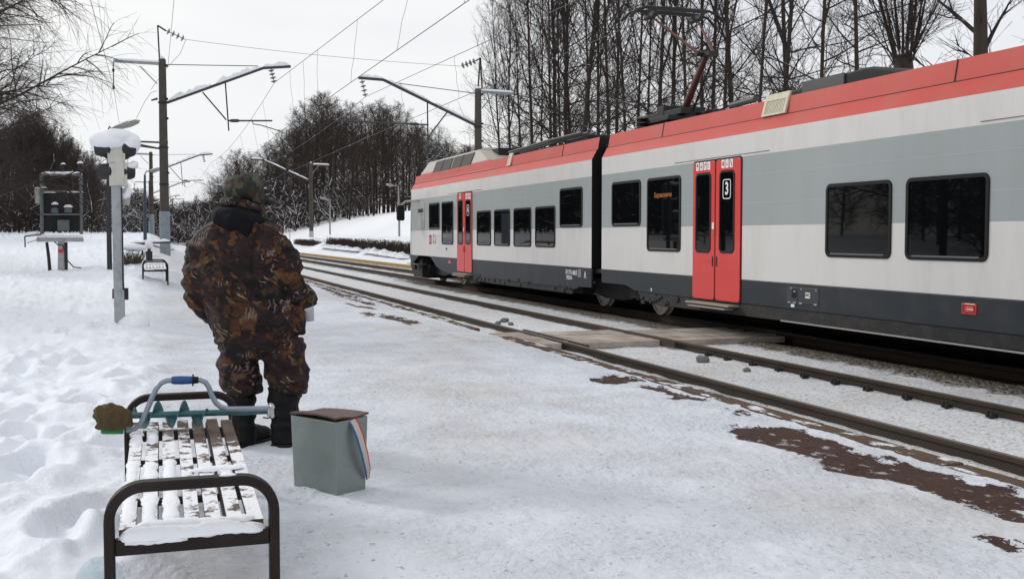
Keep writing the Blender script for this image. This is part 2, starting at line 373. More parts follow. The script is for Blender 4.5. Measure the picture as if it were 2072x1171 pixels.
def trackbed():
    Yr = np.concatenate([np.linspace(-14, 2, 30)[:-1], np.geomspace(2, 620, 520)])
    Xc = np.linspace(EDGE - .02, FAR + .05, 230)
    X = np.repeat(Xc[None], len(Yr), 0); Y = np.repeat(Yr[:, None], len(Xc), 1); Z = bed(X, Y)
    gvl = ss(7.75, 8.35, X) * (1 - .75 * ss(10.8, 11.4, X)) * .8 + .28 * np.exp(-((X - 7.15) / .18) ** 2) + .12
    gvl = gvl * (1 - .55 * ss(31, 40, Y))
    train_shade = ss(8.62, 8.95, X) * (1 - ss(10.9, 11.2, X)) * (1 - ss(33, 37, Y)) * .93  # shade beneath the train painted into the bed colour, stopping at its nose
    grid_mesh('track_bed', X, Y, Z, m_bed, {'gravel': gvl, 'train_shade': train_shade})
m_far = M('bank_snow', (.83, .85, .89), .8, var=.04, vs=.6, bump=.5, bs=3, spec=.25)
def farbank():
    Yr = np.concatenate([np.linspace(-20, 20, 60)[:-1], np.geomspace(20, 620, 300)]); Xc = np.concatenate([np.linspace(FAR, 30, 150)[:-1], np.geomspace(30, 330, 40)])
    X = np.repeat(Xc[None], len(Yr), 0); Y = np.repeat(Yr[:, None], len(Xc), 1)
    grid_mesh('snow_bank', X, Y, bank(X, Y), m_far, {})

# ------------------------------------------------------------------ shared materials
m_snowcap = M('clean_snow', (.83, .85, .895), .8, bump=.35, bs=25, spec=.25)
m_conc = M('concrete', (.072, .063, .053), .9, var=.35, vs=6, bump=.3, bs=60, dirt=(.05, .046, .04), dscale=5)
m_bluegrey = M('blue_grey_paint', (.23, .27, .31), .7, var=.2, vs=7, dirt=(.12, .12, .12), dscale=8, bump=.15, bs=50)
m_steel = M('galvanised_steel', (.33, .36, .38), .5, .25, var=.2, vs=9, dirt=(.16, .15, .14), dscale=7)
m_dark = M('dark_steel', (.014, .014, .015), .65, .1, var=.3, vs=8)
m_wire = M('wire', (.06, .06, .065), .6)
m_rust = M('rail_steel', (.038, .024, .016), .75, .25, var=.5, vs=9, bump=.25, bs=70, stretch=(1, .15, 1))
m_railtop = M('rail_head', (.17, .15, .135), .45, .6, var=.3, vs=4, stretch=(1, .1, 1))
g = G('kerb_concrete'); o = g.obj(); _c = g.mix(g.noise(o, 7, 6, .6), (.038, .023, .014), (.115, .066, .033)); _c = g.mix(g.math('MULTIPLY', g.rng(g.noise(g.obj((1.5, .7, 1)), 3.2, 7, .66), .54, .60), g.rng(g.nz(), .4, .7)), _c, (.68, .70, .74)); m_kerb = g.out(_c, .9, g.bump(g.noise(o, 30, 5), .5, .02))
m_yellow = M('worn_yellow_paint', (.34, .22, .07), .85, var=.3, vs=5, dirt=(.12, .085, .045), dscale=6, damt=.85, bump=.4, bs=30)
m_glassy = M('porcelain', (.20, .21, .22), .25)

# ------------------------------------------------------------------ tracks
RT = -.05                                            # rail top
def rail(mb_side, mb_top, X, y0, y1):
    prof = [(-.075, -.16), (.075, -.16), (.075, -.148), (.012, -.125), (.010, -.045), (.036, -.032), (.036, -.006), (.028, 0), (-.028, 0), (-.036, -.006), (-.036, -.032), (-.010, -.045), (-.012, -.125), (-.075, -.148)]
    n = len(prof); V = [(X + p[0], y, RT + p[1]) for y in (y0, y1) for p in prof]
    mb_side.cur = 0; mb_side.add(V, [(j, (j + 1) % n, n + (j + 1) % n, n + j) for j in range(n)] + [tuple(range(n)), tuple(range(n, 2 * n))])
    mb_side.cur = 1; mb_side.add([(X - .024, y0, RT + .0015), (X + .024, y0, RT + .0015), (X + .024, y1, RT + .0015), (X - .024, y1, RT + .0015)], [(0, 1, 2, 3)])
m_timber = M('snowy_timber', (.10, .075, .055), .9, var=.4, vs=12, dirt=(.6, .6, .62), dscale=9, damt=.9, bump=.4, bs=40)
def track(name, x0, x1, label):
    t = thing(name, ((x0 + x1) / 2, 10, RT - .16), label, 'railway track')
    inv = Matrix.Translation(-Vector(t.location))
    for x in (x0, x1):
        mb = MB(); rail(mb, mb, x, -14, 600); o = mb.build('rail', [m_rust, m_railtop], t, smooth=False); o.data.transform(inv)
    return t, inv
def tracks():
    t, inv = track('railway_track', 5.45, 7.0, 'empty railway track with rusty rails beside the platform kerb')
    for k in range(17):                                  # fastenings standing out of the snow along the far rail
        y = 3.6 + k * .56; mb = MB()
        jx = random.uniform(-.02, .02)
        mb.box((6.91 + jx, y, -.14), (.07, .045, .04)); mb.cyl((6.865 + jx, y - .035, -.16), (6.865 + jx, y - .035, -.085), .017, .015, 7); mb.cyl((6.88 + jx, y + .03, -.15), (6.88 + jx, y + .03, -.095), .02, .02, 6)
        o = mb.build('rail_fastening', m_dark, t); o.data.transform(inv)
    t, inv = track('railway_track', 9.05, 10.6, 'railway track under the passenger train over a bed painted dark as train shade')
    mb = MB(); mb.box((8.42, 20, 0), (.001, .001, .001)) if 0 else None
    # kerbs
    mb = MB(); ys = np.arange(-14, 14.0, 1.0)
    for y in list(np.arange(-14, 13.2, 1.5)) + list(np.arange(16, 120, 1.5)):
        jx = random.uniform(-.012, .012); mb.box((EDGE + .075 + jx, y + .75, -.158 + random.uniform(-.008, .006)), (.17, 1.485, .30))
    tag(mb.build('platform_kerb', m_kerb, bevel=.012, smooth=False), kind='structure')
    mb = MB()
    for y in np.arange(-14, 300, 2.0): mb.box((FAR - .06 + random.uniform(-.01, .01), y + 1, -.12), (.16, 1.985, .27))
    tag(mb.build('far_platform_kerb', m_yellow, bevel=.012, smooth=False), kind='structure')
    # timber and packed-snow crossing
    mb = MB()
    for i in range(9):
        y = 13.85 + i * .2
        mb.box((6.22, y + .09, -.108 + random.uniform(-.006, .006)), (1.36 + random.uniform(-.02, .02), .19, .09)); mb.box((8.0, y + .09, -.118 + random.uniform(-.006, .006)), (1.78 + random.uniform(-.25, .25), .19, .09))
        mb.box((5.12, y + .09, -.105 + random.uniform(-.004, .004)), (.5, .19, .1))
    g = G('trampled_crossing'); o = g.obj((1, .4, 1))
    c = g.mix(g.rng(g.noise(o, 3, 8, .7), .35, .7), (.27, .22, .18), (.52, .48, .44)); c = g.mix(g.rng(g.noise(g.obj((.3, 2, 1)), 8, 6, .7), .55, .7), c, (.25, .19, .15))
    tag(mb.build('crossing_path', g.out(c, .9, g.bump(g.noise(o, 30, 6, .7), .6, .02)), bevel=.01, smooth=False), kind='structure')
    # guard rails at the crossing
    mb = MB(); mb.box((6.88, 14.7, -.09), (.05, 2.6, .085)); mb.box((5.57, 14.7, -.09), (.05, 2.6, .085))
    tag(mb.build('guard_rail', m_rust, bevel=.008), 'pair of rusty guard rails inside the track at the foot crossing', 'guard rail')
m_stone = M('ballast_stone', (.17, .165, .16), .9, var=.4, vs=9, bump=.5, bs=30)
def stone(u, v, s, label):
    p = hit(u, v); mb = MB(); mb.ell((0, 0, 0), (s, s * .8, s * .62), 9, 6); me = mb.mesh('stone', m_stone)
    sd = random.randint(0, 99); displace(me, lambda q: s * .28 * n3(q, 2.2 / s, sd)); o = link('stone', me); o.location = (p.x, p.y, p.z + s * .35); tag(o, label, 'stone', 'stones on the track bed')

# ------------------------------------------------------------------ train
XS, XC = 8.10, 9.85
HW = XC - XS
def S(u, v): p = on_x(u, v, XS); return (p.y, p.z)
def SY(u): return on_x(u, 474, XS).y
def C1(x, y): return (800 + x / 3.548, 270 + y / 3.548)
def C2(x, y): return (1180 + x / 2.789, 260 + y / 2.789)
def C3(x, y): return (1540 + x / 2.662, 300 + y / 2.662)
def rbox(ul, vt, ur, vb):
    yl, yr = SY(ul), SY(ur); zt = S(ur, vt)[1] if vt < 474 else S(ul, vt)[1]; zb = S(ul, vb)[1] if vb < 474 else S(ur, vb)[1]
    return (yr, yl, zb, zt)
def rr(b, r=.07, n=5, grow=0):
    y0, y1, z0, z1 = b[0] - grow, b[1] + grow, b[2] - grow, b[3] + grow; r = max(.002, min(r + grow, (y1 - y0) / 2 - .001, (z1 - z0) / 2 - .001)); P = []
    for cy, cz, a0 in ((y1 - r, z1 - r, 0), (y0 + r, z1 - r, 90), (y0 + r, z0 + r, 180), (y1 - r, z0 + r, 270)):
        for k in range(n + 1): a = R(a0 + 90 * k / n); P.append((cy + r * math.cos(a), cz + r * math.sin(a)))
    return P
TX = lambda p, t: (XS - t, p[0], p[1])               # t = how far proud of the carriage side
DIRT = (.10, .085, .07)
m_white = M('train_white', (.665, .65, .63), .32, var=.05, vs=1.2, stretch=(1, 1, .22), dirt=(.46, .43, .39), dscale=2.6, damt=.32, coat=.15, bump=.04, bs=1.2)
m_tgrey = M('train_grey', (.335, .37, .37), .32, var=.06, vs=1.3, stretch=(1, 1, .22), dirt=(.28, .285, .275), dscale=2.4, damt=.35, coat=.15, bump=.04, bs=1.2)
m_tred = M('train_red', (.52, .075, .06), .6, var=.10, vs=1.5, dirt=(.46, .13, .105), dscale=1.6, damt=.5, spec=.3, bump=.03, bs=1.5)
m_dred = M('door_red', (.66, .042, .034), .35, var=.06, vs=2, coat=.2)
m_tnavy = M('train_slate', (.019, .025, .032), .42, var=.15, vs=1.5, spec=.35, dirt=(.045, .046, .05), dscale=2.2, damt=.6)
m_soot = M('underframe_soot', (.016, .015, .015), .8, var=.5, vs=5, dirt=(.045, .04, .036), dscale=6, damt=.7, bump=.4, bs=14)
m_glass = M('tinted_glass', (.003, .0035, .004), .02, spec=.17)
m_rubber = M('black_rubber', (.009, .009, .0095), .55, spec=.22)
m_gasket = M('grey_sill', (.16, .165, .17), .4, .4)
m_beige = M('train_beige', (.40, .37, .33), .5, var=.08, vs=3, dirt=(.28, .25, .22), dscale=3)
m_vent = M('vent_cream', (.55, .51, .39), .6, var=.1, vs=6, dirt=(.3, .26, .18), dscale=8)
m_panel = M('dark_grille', (.038, .031, .027), .55, var=.3, vs=6, spec=.15, bump=.3, bs=60)
m_wheel = M('wheel_steel', (.55, .53, .51), .5, .4, var=.3, vs=14, dirt=(.14, .11, .09), dscale=9)
m_roofblk = M('roof_equipment', (.010, .0105, .0115), .65, spec=.3, var=.3, vs=4, dirt=(.04, .042, .042), dscale=3, damt=.5)
m_roofgrey = M('roof_grey', (.07, .075, .074), .6, var=.3, vs=3, dirt=(.06, .06, .06), dscale=3)
m_white_ink = M('white_lettering', (.78, .78, .76), .6)
m_black_ink = M('black_lettering', (.03, .03, .03), .6)
m_red_ink = M('red_lettering', (.45, .02, .04), .6)
m_chrome = M('brushed_metal', (.5, .5, .5), .35, .8, var=.15, vs=20)

YF, YG0, YG1, YE = SY(832), SY(1197), SY(1217.5), -4.0
BANDS = [(.78, None), (1.555, m_white), (2.54, m_tgrey), (2.875, m_white), (3.13, m_tred)]
PROF = [(-HW, .785), (-HW, 1.555), (-HW, 2.54), (-HW, 2.86), (-HW + .105, 3.045), (-HW + .125, 3.06), (-HW + .165, 3.295), (-HW + .26, 3.305), (-HW + .31, 3.18)]
BMAT = [m_white, m_tgrey, m_white, m_tred, m_roofblk, m_tred, m_tred, m_roofgrey, m_roofgrey]
def carriage_body(T, y0, y1, nose=False):
    prof = PROF + [(-p[0], p[1]) for p in reversed(PROF)]; n = len(prof)
    secs = [(y0, 1, 0, 1), (y1, 1, 0, 1)]
    if nose:
        secs = [(y0, 1, 0, 1), (y1 - .02, 1, 0, 1)] + [(y1 + .3, .975, 0, .985), (y1 + .8, .90, 0, .93), (y1 + 1.4, .76, 0, .80), (y1 + 1.9, .55, 0, .62), (y1 + 2.1, .35, 0, .5)]
    mb = MB(); V = []
    for (y, k, _, kz) in secs:
        for (x, z) in prof: V.append((XC + x * k, y - (max(0, y - y1) * .62 * float(ss(1.5, 3.3, z)) if nose else 0), z if z < 1.2 else 1.2 + (z - 1.2) * kz))
    mats = [m_white, m_tgrey, m_tred, m_rubber, m_roofgrey]; idx = {m_white.name: 0, m_tgrey.name: 1, m_tred.name: 2, m_roofblk.name: 3, m_roofgrey.name: 4}
    o = 0
    for i in range(len(secs) - 1):
        for j in range(n - 1):
            jj = min(j, n - 2 - j); mb.cur = idx[BMAT[min(jj, 8)].name]
            mb.add([V[i * n + j], V[i * n + j + 1], V[(i + 1) * n + j + 1], V[(i + 1) * n + j]], [(0, 1, 2, 3)])
    mb.cur = 3; mb.add([V[j] for j in range(n)], [tuple(range(n))]); k = (len(secs) - 1) * n; mb.add([V[k + j] for j in range(n)], [tuple(range(n))])
    me = mb.mesh('carriage_body', mats)
    bm = bmesh.new(); bm.from_mesh(me); bmesh.ops.remove_doubles(bm, verts=bm.verts, dist=1e-4); bmesh.ops.recalc_face_normals(bm, faces=bm.faces); bm.to_mesh(me); bm.free()
    me.set_sharp_from_angle(angle=R(24))
    return link('carriage_body', me, T)
def window(T, b, led=None, r=.085):
    mb = MB(); mb.prism(rr(b, r, grow=-.03), TX, .006, -.01); o = mb.build('window', m_glass, T, smooth=False)
    mb = MB(); mb.ring(rr(b, r), rr(b, r, grow=-.045), TX, .016, -.006); mb.build('window_frame', m_rubber, o, smooth=False, bevel=.004)
    mb = MB(); mb.prism([(b[0] + .12, b[2] + .035), (b[1] - .12, b[2] + .035), (b[1] - .12, b[2] + .052), (b[0] + .12, b[2] + .052)], TX, .0185, .012); mb.build('window_sill', m_gasket, o, smooth=False)
    return o
def put_text(parent, name, body, y, z, size, mat, t=.002, sx=1.0, bold=0, ext=.001):
    me = text_mesh(name, body, size, ext, bold); me.materials.append(mat)
    Mx = Matrix.Translation((XS - t, y, z)) @ Matrix(((0, 0, -1, 0), (-1, 0, 0, 0), (0, 1, 0, 0), (0, 0, 0, 1))) @ Matrix.Diagonal((sx, 1, 1, 1))
    me.transform(Mx); return link(name, me, parent)
def plate(parent, name, b, mat, t0, t1, r=.004, bevel=0):
    mb = MB(); mb.prism(rr(b, r, 3), TX, t0, t1); return mb.build(name, mat, parent, smooth=False, bevel=bevel)
def door(T, b, split, gl, gr_, number, marks=True):
    """b: whole opening; split: y between leaves; gl, gr_: glass boxes of the far and near leaf"""
    plate(T, 'door_surround', (b[0] - .025, b[1] + .025, b[2] - .02, b[3] + .025), m_rubber, .006, -.02, .06)
    for (y0, y1, gb, nm) in ((split + .018, b[1], gl, None), (b[0], split - .018, gr_, number)):
        lf = plate(T, 'door_leaf', (y0, y1, b[2], b[3]), m_dred, .022, .0, .05, .006)
        mb = MB(); mb.prism(rr(gb, .09, 6, -.03), TX, .0265, .01); gl_ = mb.build('door_window', m_glass, lf, smooth=False)
        mb = MB(); mb.ring(rr(gb, .09, 6), rr(gb, .09, 6, -.035), TX, .031, .012); mb.build('window_gasket', m_rubber, lf, smooth=False, bevel=.003)
        hy = y0 + .045 if nm is None else y1 - .045
        plate(lf, 'finger_pull', (hy - .017, hy + .017, gb[2] - .20, gb[2] - .05), m_rubber, .0255, .01, .008)
        if nm:
            cy, cz = (gb[0] + gb[1]) / 2, gb[3] - .28
            mb = MB(); mb.ring(rr((cy - .115, cy + .115, cz - .145, cz + .145), .045), rr((cy - .101, cy + .101, cz - .131, cz + .131), .035), TX, .0285, .026); mb.build('number_border', m_white_ink, lf, smooth=False)
            put_text(lf, 'carriage_number', nm, cy, cz, .255, m_white_ink, .0275, .85, .006)
    ys = split + .01
    plate(T, 'door_button', (ys + .02, ys + .075, (gl[2] + .36), (gl[2] + .46)), m_white_ink, .026, .02, .006)
    plate(T, 'door_lock', (ys + .025, ys + .07, gl[2] + .26, gl[2] + .34), M('brass', (.35, .22, .08), .4, .6), .026, .02, .01)
    mb = MB(); mb.box((XS - .06, (b[0] + b[1]) / 2, b[2] - .055), (.22, b[1] - b[0] - .1, .03)); mb.box((XS - .13, (b[0] + b[1]) / 2 - .05, b[2] - .10), (.16, b[1] - b[0] - .3, .022)); mb.build('door_step', M('step_metal', (.30, .27, .23), .6, .3, var=.3, vs=9), T, bevel=.004)
def picto(T, y, z, w, h, kind):
    o = plate(T, 'pictogram', (y - w / 2, y + w / 2, z - h / 2, z + h / 2), m_white_ink, .0245, .02, .012)
    def bit(name, P, mat=m_black_ink):
        mb = MB(); mb.prism([(y - p[0] * w, z + p[1] * h) for p in P], TX, .0262, .0235); mb.build(name, mat, o, smooth=False)
    ring = lambda r, cx=0, cz=0: [(cx + r * math.cos(a * math.pi / 6), cz + r * .7 * math.sin(a * math.pi / 6)) for a in range(12)]
    if kind == 0: bit('symbol', ring(.26, 0, .12)); bit('symbol', [(-.04, -.35), (.04, -.35), (.04, -.1), (-.04, -.1)])
    elif kind == 1: bit('symbol', ring(.2, 0, -.12)); bit('symbol', [(-.05, .05), (.22, .1), (.2, .3), (.1, .16), (-.05, .14)])
    elif kind == 2: bit('symbol', [(-.28, -.3), (-.1, -.3), (.28, .32), (.1, .32)], m_red_ink); bit('symbol', [(-.3, .1), (.3, .1), (.3, .18), (-.3, .18)])
    elif kind == 3: bit('symbol', [(-.2, -.25), (-.05, -.25), (.1, .3), (-.02, .3)], m_red_ink)
    elif kind == 4: bit('symbol', ring(.24, .02, -.1)); bit('symbol', [(-.25, .05), (-.1, .3), (.05, .12), (.28, .34), (.25, .0)])
    elif kind == 5: bit('symbol', [(-.25, -.2), (.25, -.2), (.25, -.12), (-.25, -.12)]); bit('symbol', [(-.05, -.1), (.06, -.1), (.06, .3), (-.05, .3)])
    else: bit('symbol', [(-.28, .38), (-.1, .38), (.3, -.3), (.1, -.36)])
def skirt(T, pts, mat=None):
    P = [S(u, v) for u, v in pts]; mb = MB(); mb.prism(P, TX, .0, -.04); return mb.build('skirt_panel', mat or m_tnavy, T, smooth=False, bevel=.006)
def wheelset(T, Y):
    for sx, x in ((-1, 9.05), (1, 10.6)):
        mb = MB(); ax = (sx, 0, 0); zc = RT + .40
        mb.lathe((x - sx * .045, Y, zc), [(.0, 0), (.415, 0), (.425, .015), (.425, .03), (.40, .035), (.395, .12), (.36, .125), (.345, .095), (.12, .075), (.10, .11), (0, .11)], 32, ax)
        w_ = mb.build('wheel', m_wheel, T)
        mb = MB(); mb.lathe((x - sx * .045, Y, zc), [(.404, .037), (.4065, .04), (.4045, .121), (.366, .1275), (.355, .110)], 32, ax) if 0 else mb.lathe((x + sx * .066, Y, zc), [(0, 0), (.085, 0), (.075, .05), (0, .05)], 16, ax); mb.build('wheel_hub', m_soot, w_)
def bogie(T, Ya, Yb):
    for x in (8.72, 10.93):
        mb = MB(); yc = (Ya + Yb) / 2; P = [(Yb + .75, .62), (Yb + .65, .34), (Yb - .2, .26), (yc + .4, .17), (yc - .4, .17), (Ya + .2, .26), (Ya - .65, .34), (Ya - .75, .62), (Ya - .2, .62), (yc, .52), (Yb + .2, .62)]
        mb.prism(P, lambda p, t: (x + t, p[0], p[1]), -.09, .09)
        for y in (Ya, Yb):
            mb.box((x, y, .37), (.24, .34, .30)); mb.cyl((x - .03, y - .3, .30), (x - .03, y - .3, .58), .085, .085, 10); mb.cyl((x - .03, y + .3, .30), (x - .03, y + .3, .58), .085, .085, 10)
        mb.build('bogie_frame', m_soot, T, bevel=.012)
        if x < 9:
            mb = MB()
            for q in range(5): mb.lathe((x - .06, Yb - .02, .50 + q * .042), [(.05, 0), (.085, .01), (.085, .024), (.05, .034)], 14)
            mb.cyl((x - .10, Yb - .38, .46), (x - .10, Yb - .05, .52), .03, .03, 8); mb.build('bogie_damper', m_steel, T)
            mb = MB(); mb.cyl((x - .05, Yb + 1.5, .56), (x - .06, Yb + .2, .44), .032, .032, 8); mb.cyl((x - .07, Yb + .6, .38), (x - .07, Yb - .1, .38), .028, .028, 8); mb.build('bogie_rod', m_roofgrey, T)
    wheelset(T, Ya); wheelset(T, Yb)
def train():
    T = thing('passenger_train', (XC, 14, RT), 'white, grey and red electric passenger train standing on the second track', 'train')
    inv = Matrix.Translation(-Vector(T.location))
    carriage_body(T, YG0, YF, True); carriage_body(T, YE, YG1)
    # red roof seams and joints
    for (y0, y1) in ((YE, YG1), (YG0, YF)):
        mb = MB(); mb.box((XS + .03, (y0 + y1) / 2, 3.1345), (.012, y1 - y0 - .02, .012)) if 0 else None
    def roofjoint(u):
        y = on_x(u, 300, XS + .13).y; mb = MB(); mb.bar((XS + .122, y, 3.06), (XS + .162, y, 3.297), .012, .012, (0, 0, 1)); mb.build('roof_joint', m_rubber, T)
    for u in (1138, 1340, 1930): roofjoint(u)
    for (ua, ub, v) in ((1360, 1560, 0), (990, 800, 0)):
        pass
    # panel trim lines along the grey band
    for z in (1.87, 2.27):
        for (a_, b_) in ((YE, SY(1502)), (SY(1402), YG1 - .02), (YG0 + .02, SY(957)), (SY(924), YF - .05)):
            mb = MB(); mb.box((XS - .0005, (a_ + b_) / 2, z), (.003, abs(b_ - a_) - .02, .006)); mb.build('weld_seam', M('seam_grey', (.42, .45, .45), .4), T)
    mb = MB(); mb.box((XS - .0005, YF - .02, 1.8), (.003, .012, 2.0)); mb.build('cab_joint', m_rubber, T)
    for (ua, ub) in ((1365, 1555), (1980, 2072), (906, 975)):
        mb = MB(); mb.box((XS - .004, (SY(ua) + SY(ub)) / 2, 2.575), (.010, abs(SY(ua) - SY(ub)), .007)); mb.build('rain_gutter', m_gasket, T)
    # windows
    ws = [rbox(*C1(244, 495), *C1(318, 690)), rbox(*C1(335, 485), *C1(416, 798))] + [rbox(*C1(a, b), *C1(c, d)) for a, b, c, d in ((587, 550, 687, 805), (711, 541, 824, 810), (851, 530, 976, 815), (1006, 516, 1149, 820), (1182, 380, 1344, 675))]
    zt = np.mean([b[3] for b in ws[2:6]]); zb = np.mean([b[2] for b in ws[2:6]])
    ws = ws[:2] + [(b[0], b[1], zb, zt) for b in ws[2:6]] + ws[6:]
    for b in ws: window(T, b)
    w2 = [rbox(*C2(163, 287), *C2(325, 553)), rbox(*C2(362, 262), *C2(551, 697)), rbox(*C3(350, 168), *C3(703, 597)), rbox(*C3(780, 128), *C3(1228, 613))]
    z1 = (w2[2][3] + w2[3][3]) / 2; z0 = (w2[2][2] + w2[3][2]) / 2
    w2[2] = (w2[2][0], w2[2][1], z0, z1); w2[3] = (w2[3][0], w2[3][1], z0, z1)
    wn = [window(T, b) for b in w2]
    dw = w2[3][1] - w2[3][0]; gap = w2[2][0] - w2[3][1]
    for k in range(1, 3): window(T, (w2[3][0] - k * (dw + gap) - .9, w2[3][1] - k * (dw + gap) - .9, z0, z1))
    g = G('amber_led'); g.b.inputs['Base Color'].default_value = (.1, .03, .0, 1); g.b.inputs['Emission Color'].default_value = (1, .33, .06, 1); g.b.inputs['Emission Strength'].default_value = .22
    b = w2[1]; put_text(wn[1], 'destination_display', 'Барановичи', (b[0] + b[1]) / 2 + .02, b[3] - .30, .115, g.m, .0085, .95, 0)
    # equipment grille by the cab
    b = rbox(*C1(160, 487), *C1(210, 690)); o = plate(T, 'cab_side_panel', b, M('panel_grey', (.36, .36, .33), .5, var=.1, vs=4), .012, -.01, .12, .004)
    plate(o, 'panel_grille', (b[0] + .12, b[1] - .1, b[3] - .34, b[3] - .22), m_panel, .016, .008, .01); plate(o, 'panel_line', (b[0] + .02, b[1] - .02, b[2] + (b[3] - b[2]) * .52, b[2] + (b[3] - b[2]) * .53), m_panel, .0135, .008, .002)
    # doors
    b = (SY(1499.5), SY(1404), .445, 2.53); sp = SY(1449)
    gl = (S(1442, 340)[0], S(1411, 340)[0], S(1411, 511)[1], S(1442, 348)[1]); gr_ = (S(1490, 340)[0], S(1459, 340)[0], S(1459, 512)[1], S(1490, 342)[1])
    door(T, b, sp, gl, gr_, '3')
    for k, (u, v) in enumerate(((1414.3, 338), (1422, 337), (1429.5, 336), (1437, 335.5))): y, z = S(u, v); picto(T, y, z, .085, .125, k)
    for k, (u, v) in enumerate(((1466, 332), (1474, 331), (1482.5, 330))): y, z = S(u, v); picto(T, y, z, .085, .125, 4 + k)
    b = (SY(955.5), SY(926), .43, 2.54); sp = SY(941)
    door(T, b, sp, (SY(938), SY(928.5), S(938, 495)[1], S(938, 404)[1]), (SY(954), SY(943.5), S(954, 495)[1], S(954, 403)[1]), '4')
    for u in (932.5, 945, 949, 952.5): y, z = S(u, 397); picto(T, y, z, .1, .15, int(u) % 4)
    # skirts
    skirt(T, [(830, 514.0), (847, 517.2), (841, 525), (833.5, 532), (831, 533)])
    zl = lambda u, z: (u, 474 - (z - CAMZ) * (u - 297) * math.cos(YAW) / XS) if False else None
    P = lambda u, z: (SY(u), z)
    def sk(pts, mat=m_tnavy, d=.04, t=0.0): mb = MB(); mb.prism(pts, TX, t, t - d); return mb.build('skirt_panel', mat, T, smooth=False, bevel=.006)
    sk([P(867, .78), P(872, .74), P(876, .64), P(882, .50), P(894, .40), P(905, .345), P(1165, .345), P(1172, .40), P(1197, .41), P(1197, .78)])
    sk([P(905, .34), P(1160, .34), P(1156, .24), P(1000, .22), P(935, .24)], m_soot, .05, -.01)
    sk([P(1217.5, .78), P(1217.5, .53), P(1266, .53), P(1282, .46), P(1296, .44), P(2060, .44)] + [(YE, .44), (YE, .78)])
    sk([P(1290, .435), P(1300, .30), P(1330, .25), P(2060, .285), (YE, .285), (YE, .435)], m_soot, .05, -.012)
    mb = MB(); rs = random.Random(4)
    for k in range(46):
        u = rs.uniform(1290, 1405) if k < 16 else rs.uniform(960, 1165); y = SY(u); z = rs.uniform(.26, .40); mb = MB(); mb.box((XS + .01, y, z), (.035 + rs.uniform(0, .02), rs.uniform(.05, .16), rs.uniform(.03, .08))); mb.build('skirt_fitting', m_soot, T, bevel=.006)
    mb = MB(); mb.box((XS - .012, (SY(1585) + YE) / 2, .272), (.03, SY(1585) - YE, .018)); mb.build('skirt_rail', m_chrome, T)
    # nose skirt and deflector
    mb = MB(); mb.prism([(YF - .05, .78), (YF + .6, .80), (YF + 1.9, .80), (YF + 1.9, .50), (YF - .3, .50)], lambda p, t: (XC + t * (1 if p[0] < YF + .5 else (.82 if p[0] < YF + 1 else .55)), p[0], p[1]), -HW * .985, HW * .985); mb.build('nose_skirt', m_tnavy, T, smooth=False, bevel=.01)
    mb = MB(); mb.prism([(YF + .3, .49), (YF + 1.5, .49), (YF + .9, .06), (YF - .9, .06), (YF - 1.3, .49)], lambda p, t: (XC + t, p[0], p[1]), -1.45, 1.45); mb.build('obstacle_deflector', m_soot, T, smooth=False, bevel=.01)
    mb = MB(); mb.box((XS + .05, YF - .55, .505), (.3, 1.5, .02)); mb.build('deflector_lip', m_gasket, T)
    # underframe
    mb = MB(); mb.box((XC, (YG0 + SY(900)) / 2, .5), (2 * HW - .5, SY(900) - YG0 - 2.2, .52)); mb.box((XC, (YG1 - 2.6 + YE) / 2, .50), (2 * HW - .3, YG1 - 2.6 - YE, .46)); mb.box((XC, 14, .73), (2 * HW - .2, 36, .08)); mb.box((XC, YF - 1.5, .66), (2.3, 4, .2)); mb.build('underframe', m_soot, T, smooth=False, bevel=.02)
    ya, yb = on_x(1338, 636, 9.0).y, on_x(1223, 618, 9.0).y
    bogie(T, ya, yb)
    fa, fb = on_x(940, 573, 9.0).y, on_x(886, 568, 9.0).y
    bogie(T, fa, fa + 2.6)
    mb = MB(); mb.box((XS + .28, fa + 2.4, .40), (.3, .5, .62)); mb.box((XS + .22, fa + 2.9, .60), (.2, .3, .25)); mb.cyl((XS + .15, fa + 3.2, .75), (XS + .18, fa + 3.2, .3), .05, .05, 8); mb.build('sand_box', m_soot, T, bevel=.02)
    # gangway bellows between the carriages
    mb = MB(); n = 7
    for k in range(n):
        y = YG1 + (YG0 - YG1) * (k + .5) / n; mb.box((XC, y, 1.85), (2 * HW - .55 - (k % 2) * .12, (YG0 - YG1) / n, 2.6))
    mb.build('gangway_bellows', M('bellows', (.02, .02, .021), .75, var=.2, vs=5), T, smooth=False, bevel=.02)
    mb = MB()
    for dy in (.1, .16, .22): mb.tube([(XS + .22, YG1 + dy, 2.9), (XS + .20, YG1 + dy + .02, 2.3), (XS + .2, YG1 + dy + .01, 1.5), (XS + .26, YG1 + dy + .03, 1.0)], .022, 6)
    mb.build('coupling_cables', m_gasket, T)
    # cab fairing on the roof
    fy = lambda u, X: on_x(u, 330, X).y
    yb0, yb1, yt0, yt1 = fy(837, XS + .1), fy(1003, XS + .14), fy(868, XS + .36), fy(970, XS + .36)
    ring = lambda hw, z, ya_, yb_: [(XC - hw, yb_, z), (XC - hw, ya_, z), (XC + hw, ya_, z), (XC + hw, yb_, z)]
    L0 = ring(HW - .118, 3.065, yb1, yb0); L1 = ring(HW - .118 - .109, 3.345, yb1 + (yt1 - yb1) * .45, yb0 + (yt0 - yb0) * .45); L2 = ring(HW - .36, 3.69, yt1, yt0); L3 = ring(HW - .6, 3.76, yt1 + .05, yt0 - .3)
    mb = MB(); q = [(0, 1, 5, 4), (1, 2, 6, 5), (2, 3, 7, 6), (3, 0, 4, 7)]
    mb.cur = 1; mb.add(L0 + L1, q); mb.cur = 0; mb.add(L1 + L2, q); mb.add(L2 + L3, q + [(4, 5, 6, 7)])
